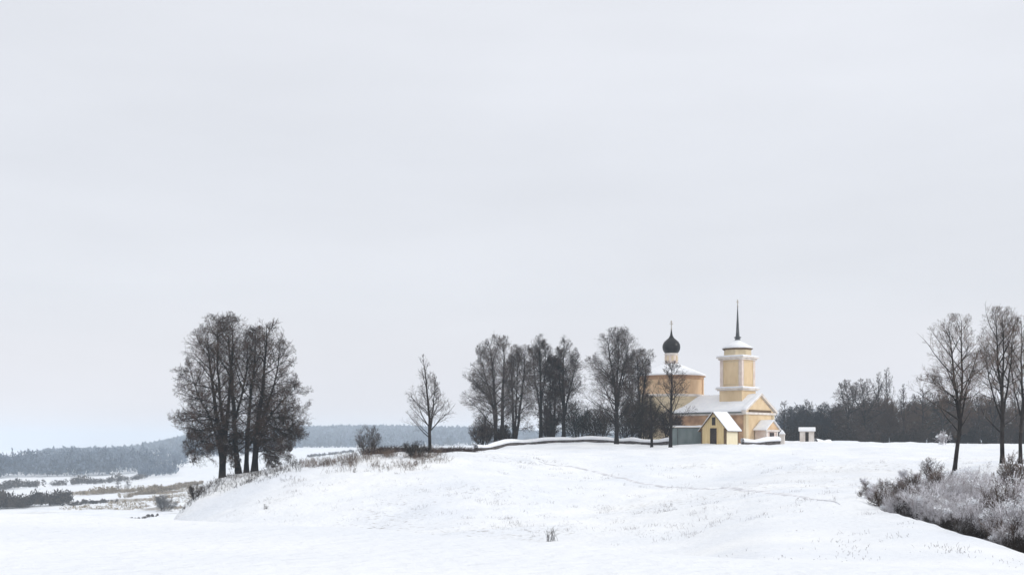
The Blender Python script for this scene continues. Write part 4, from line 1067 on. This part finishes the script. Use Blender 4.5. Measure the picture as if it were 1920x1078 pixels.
# ------------------------------------------------------------------ haze, world, light, camera
hm = bpy.data.materials.new('haze'); hm.use_nodes = True
nt = hm.node_tree; nt.nodes.clear()
out = nt.nodes.new('ShaderNodeOutputMaterial'); vol = nt.nodes.new('ShaderNodeVolumePrincipled')
vol.inputs['Color'].default_value = (0.80, 0.90, 1.0, 1); vol.inputs['Density'].default_value = 0.00031; vol.inputs['Anisotropy'].default_value = 0.0
nt.links.new(vol.outputs['Volume'], out.inputs['Volume'])
o = MB().box(-8200, 8200, -150, 6150, -32, 75).build('haze', hm, None); tag(o, 'pale winter haze lying over the valley', None, None, 'stuff')

SUN_EL, SUN_AZ = R(28), R(112)     # azimuth clockwise from +Y: behind the viewer and to the right
w = bpy.data.worlds.new('World'); SC.world = w; w.use_nodes = True
nt = w.node_tree; bg = nt.nodes['Background']; bg.inputs['Strength'].default_value = 0.1
sky = nt.nodes.new('ShaderNodeTexSky'); sky.sky_type = 'NISHITA'; sky.sun_disc = False
sky.sun_elevation = SUN_EL; sky.sun_rotation = SUN_AZ
tc = nt.nodes.new('ShaderNodeTexCoord'); sx = nt.nodes.new('ShaderNodeSeparateXYZ'); nt.links.new(tc.outputs['Generated'], sx.inputs[0])
cr = nt.nodes.new('ShaderNodeValToRGB'); nt.links.new(sx.outputs['Z'], cr.inputs['Fac'])
def srgb(r, g, b): return tuple(((c/255 + .055) / 1.055) ** 2.4 for c in (r, g, b))
SKY_K = 10.0
def skc(r, g, b, k=1.0): return tuple(c * k for c in srgb(r, g, b)) + (1,)
el = cr.color_ramp.elements
el[0].position = 0.0; el[0].color = skc(240, 229, 226)
el[1].position = 1.0; el[1].color = skc(252, 253, 255, 1.1)
for pos, c in ((.05, (230, 226, 229)), (.12, (228, 229, 234)), (.22, (228, 230, 236)), (.34, (231, 233, 239)), (.6, (248, 249, 252))):
    e_ = el.new(pos); e_.color = skc(*c, 1.1 if pos > .5 else 1.0)
mp = nt.nodes.new('ShaderNodeMapping'); mp.inputs['Scale'].default_value = (1.2, 1.2, 5.0); mp.inputs['Rotation'].default_value = (0, R(14), 0)
nt.links.new(tc.outputs['Generated'], mp.inputs['Vector'])
nz = nt.nodes.new('ShaderNodeTexNoise'); nz.inputs['Scale'].default_value = 2.2; nz.inputs['Detail'].default_value = 6; nt.links.new(mp.outputs['Vector'], nz.inputs['Vector'])
mr = nt.nodes.new('ShaderNodeMapRange'); mr.inputs['From Min'].default_value = .35; mr.inputs['From Max'].default_value = .7; mr.inputs['To Min'].default_value = SKY_K * .965; mr.inputs['To Max'].default_value = SKY_K * 1.05
nt.links.new(nz.outputs['Fac'], mr.inputs['Value'])
vm = nt.nodes.new('ShaderNodeVectorMath'); vm.operation = 'SCALE'; nt.links.new(cr.outputs['Color'], vm.inputs[0]); nt.links.new(mr.outputs['Result'], vm.inputs['Scale'])
mx = nt.nodes.new('ShaderNodeMix'); mx.data_type = 'RGBA'; mx.inputs['Factor'].default_value = 0.94
nt.links.new(sky.outputs['Color'], mx.inputs[6]); nt.links.new(vm.outputs['Vector'], mx.inputs[7]); nt.links.new(mx.outputs[2], bg.inputs['Color'])

sd = bpy.data.lights.new('sun', 'SUN'); sd.energy = 1.2; sd.angle = R(14); sd.color = (1.0, .97, .92)
so = bpy.data.objects.new('sun', sd); COL.objects.link(so)
dirv = Vector((math.sin(SUN_AZ) * math.cos(SUN_EL), math.cos(SUN_AZ) * math.cos(SUN_EL), math.sin(SUN_EL)))
so.rotation_euler = dirv.to_track_quat('Z', 'Y').to_euler(); so.location = (30, -30, 60)

cd = bpy.data.cameras.new('camera'); co = bpy.data.objects.new('camera', cd); COL.objects.link(co)
co.location = (0, 0, 0); co.rotation_euler = (R(90), 0, 0)
cd.sensor_width = 36; cd.lens = 36 * F / 1920; cd.shift_y = (HOR - 539) / 1920
cd.clip_start = .1; cd.clip_end = 20000
SC.camera = co
SC.view_settings.view_transform = 'Standard'; SC.view_settings.look = 'None'; SC.view_settings.exposure = 0.06; SC.view_settings.gamma = 1
SC.cycles.use_denoising = True; SC.cycles.volume_bounces = 2; SC.cycles.max_bounces = 8; SC.cycles.transparent_max_bounces = 8
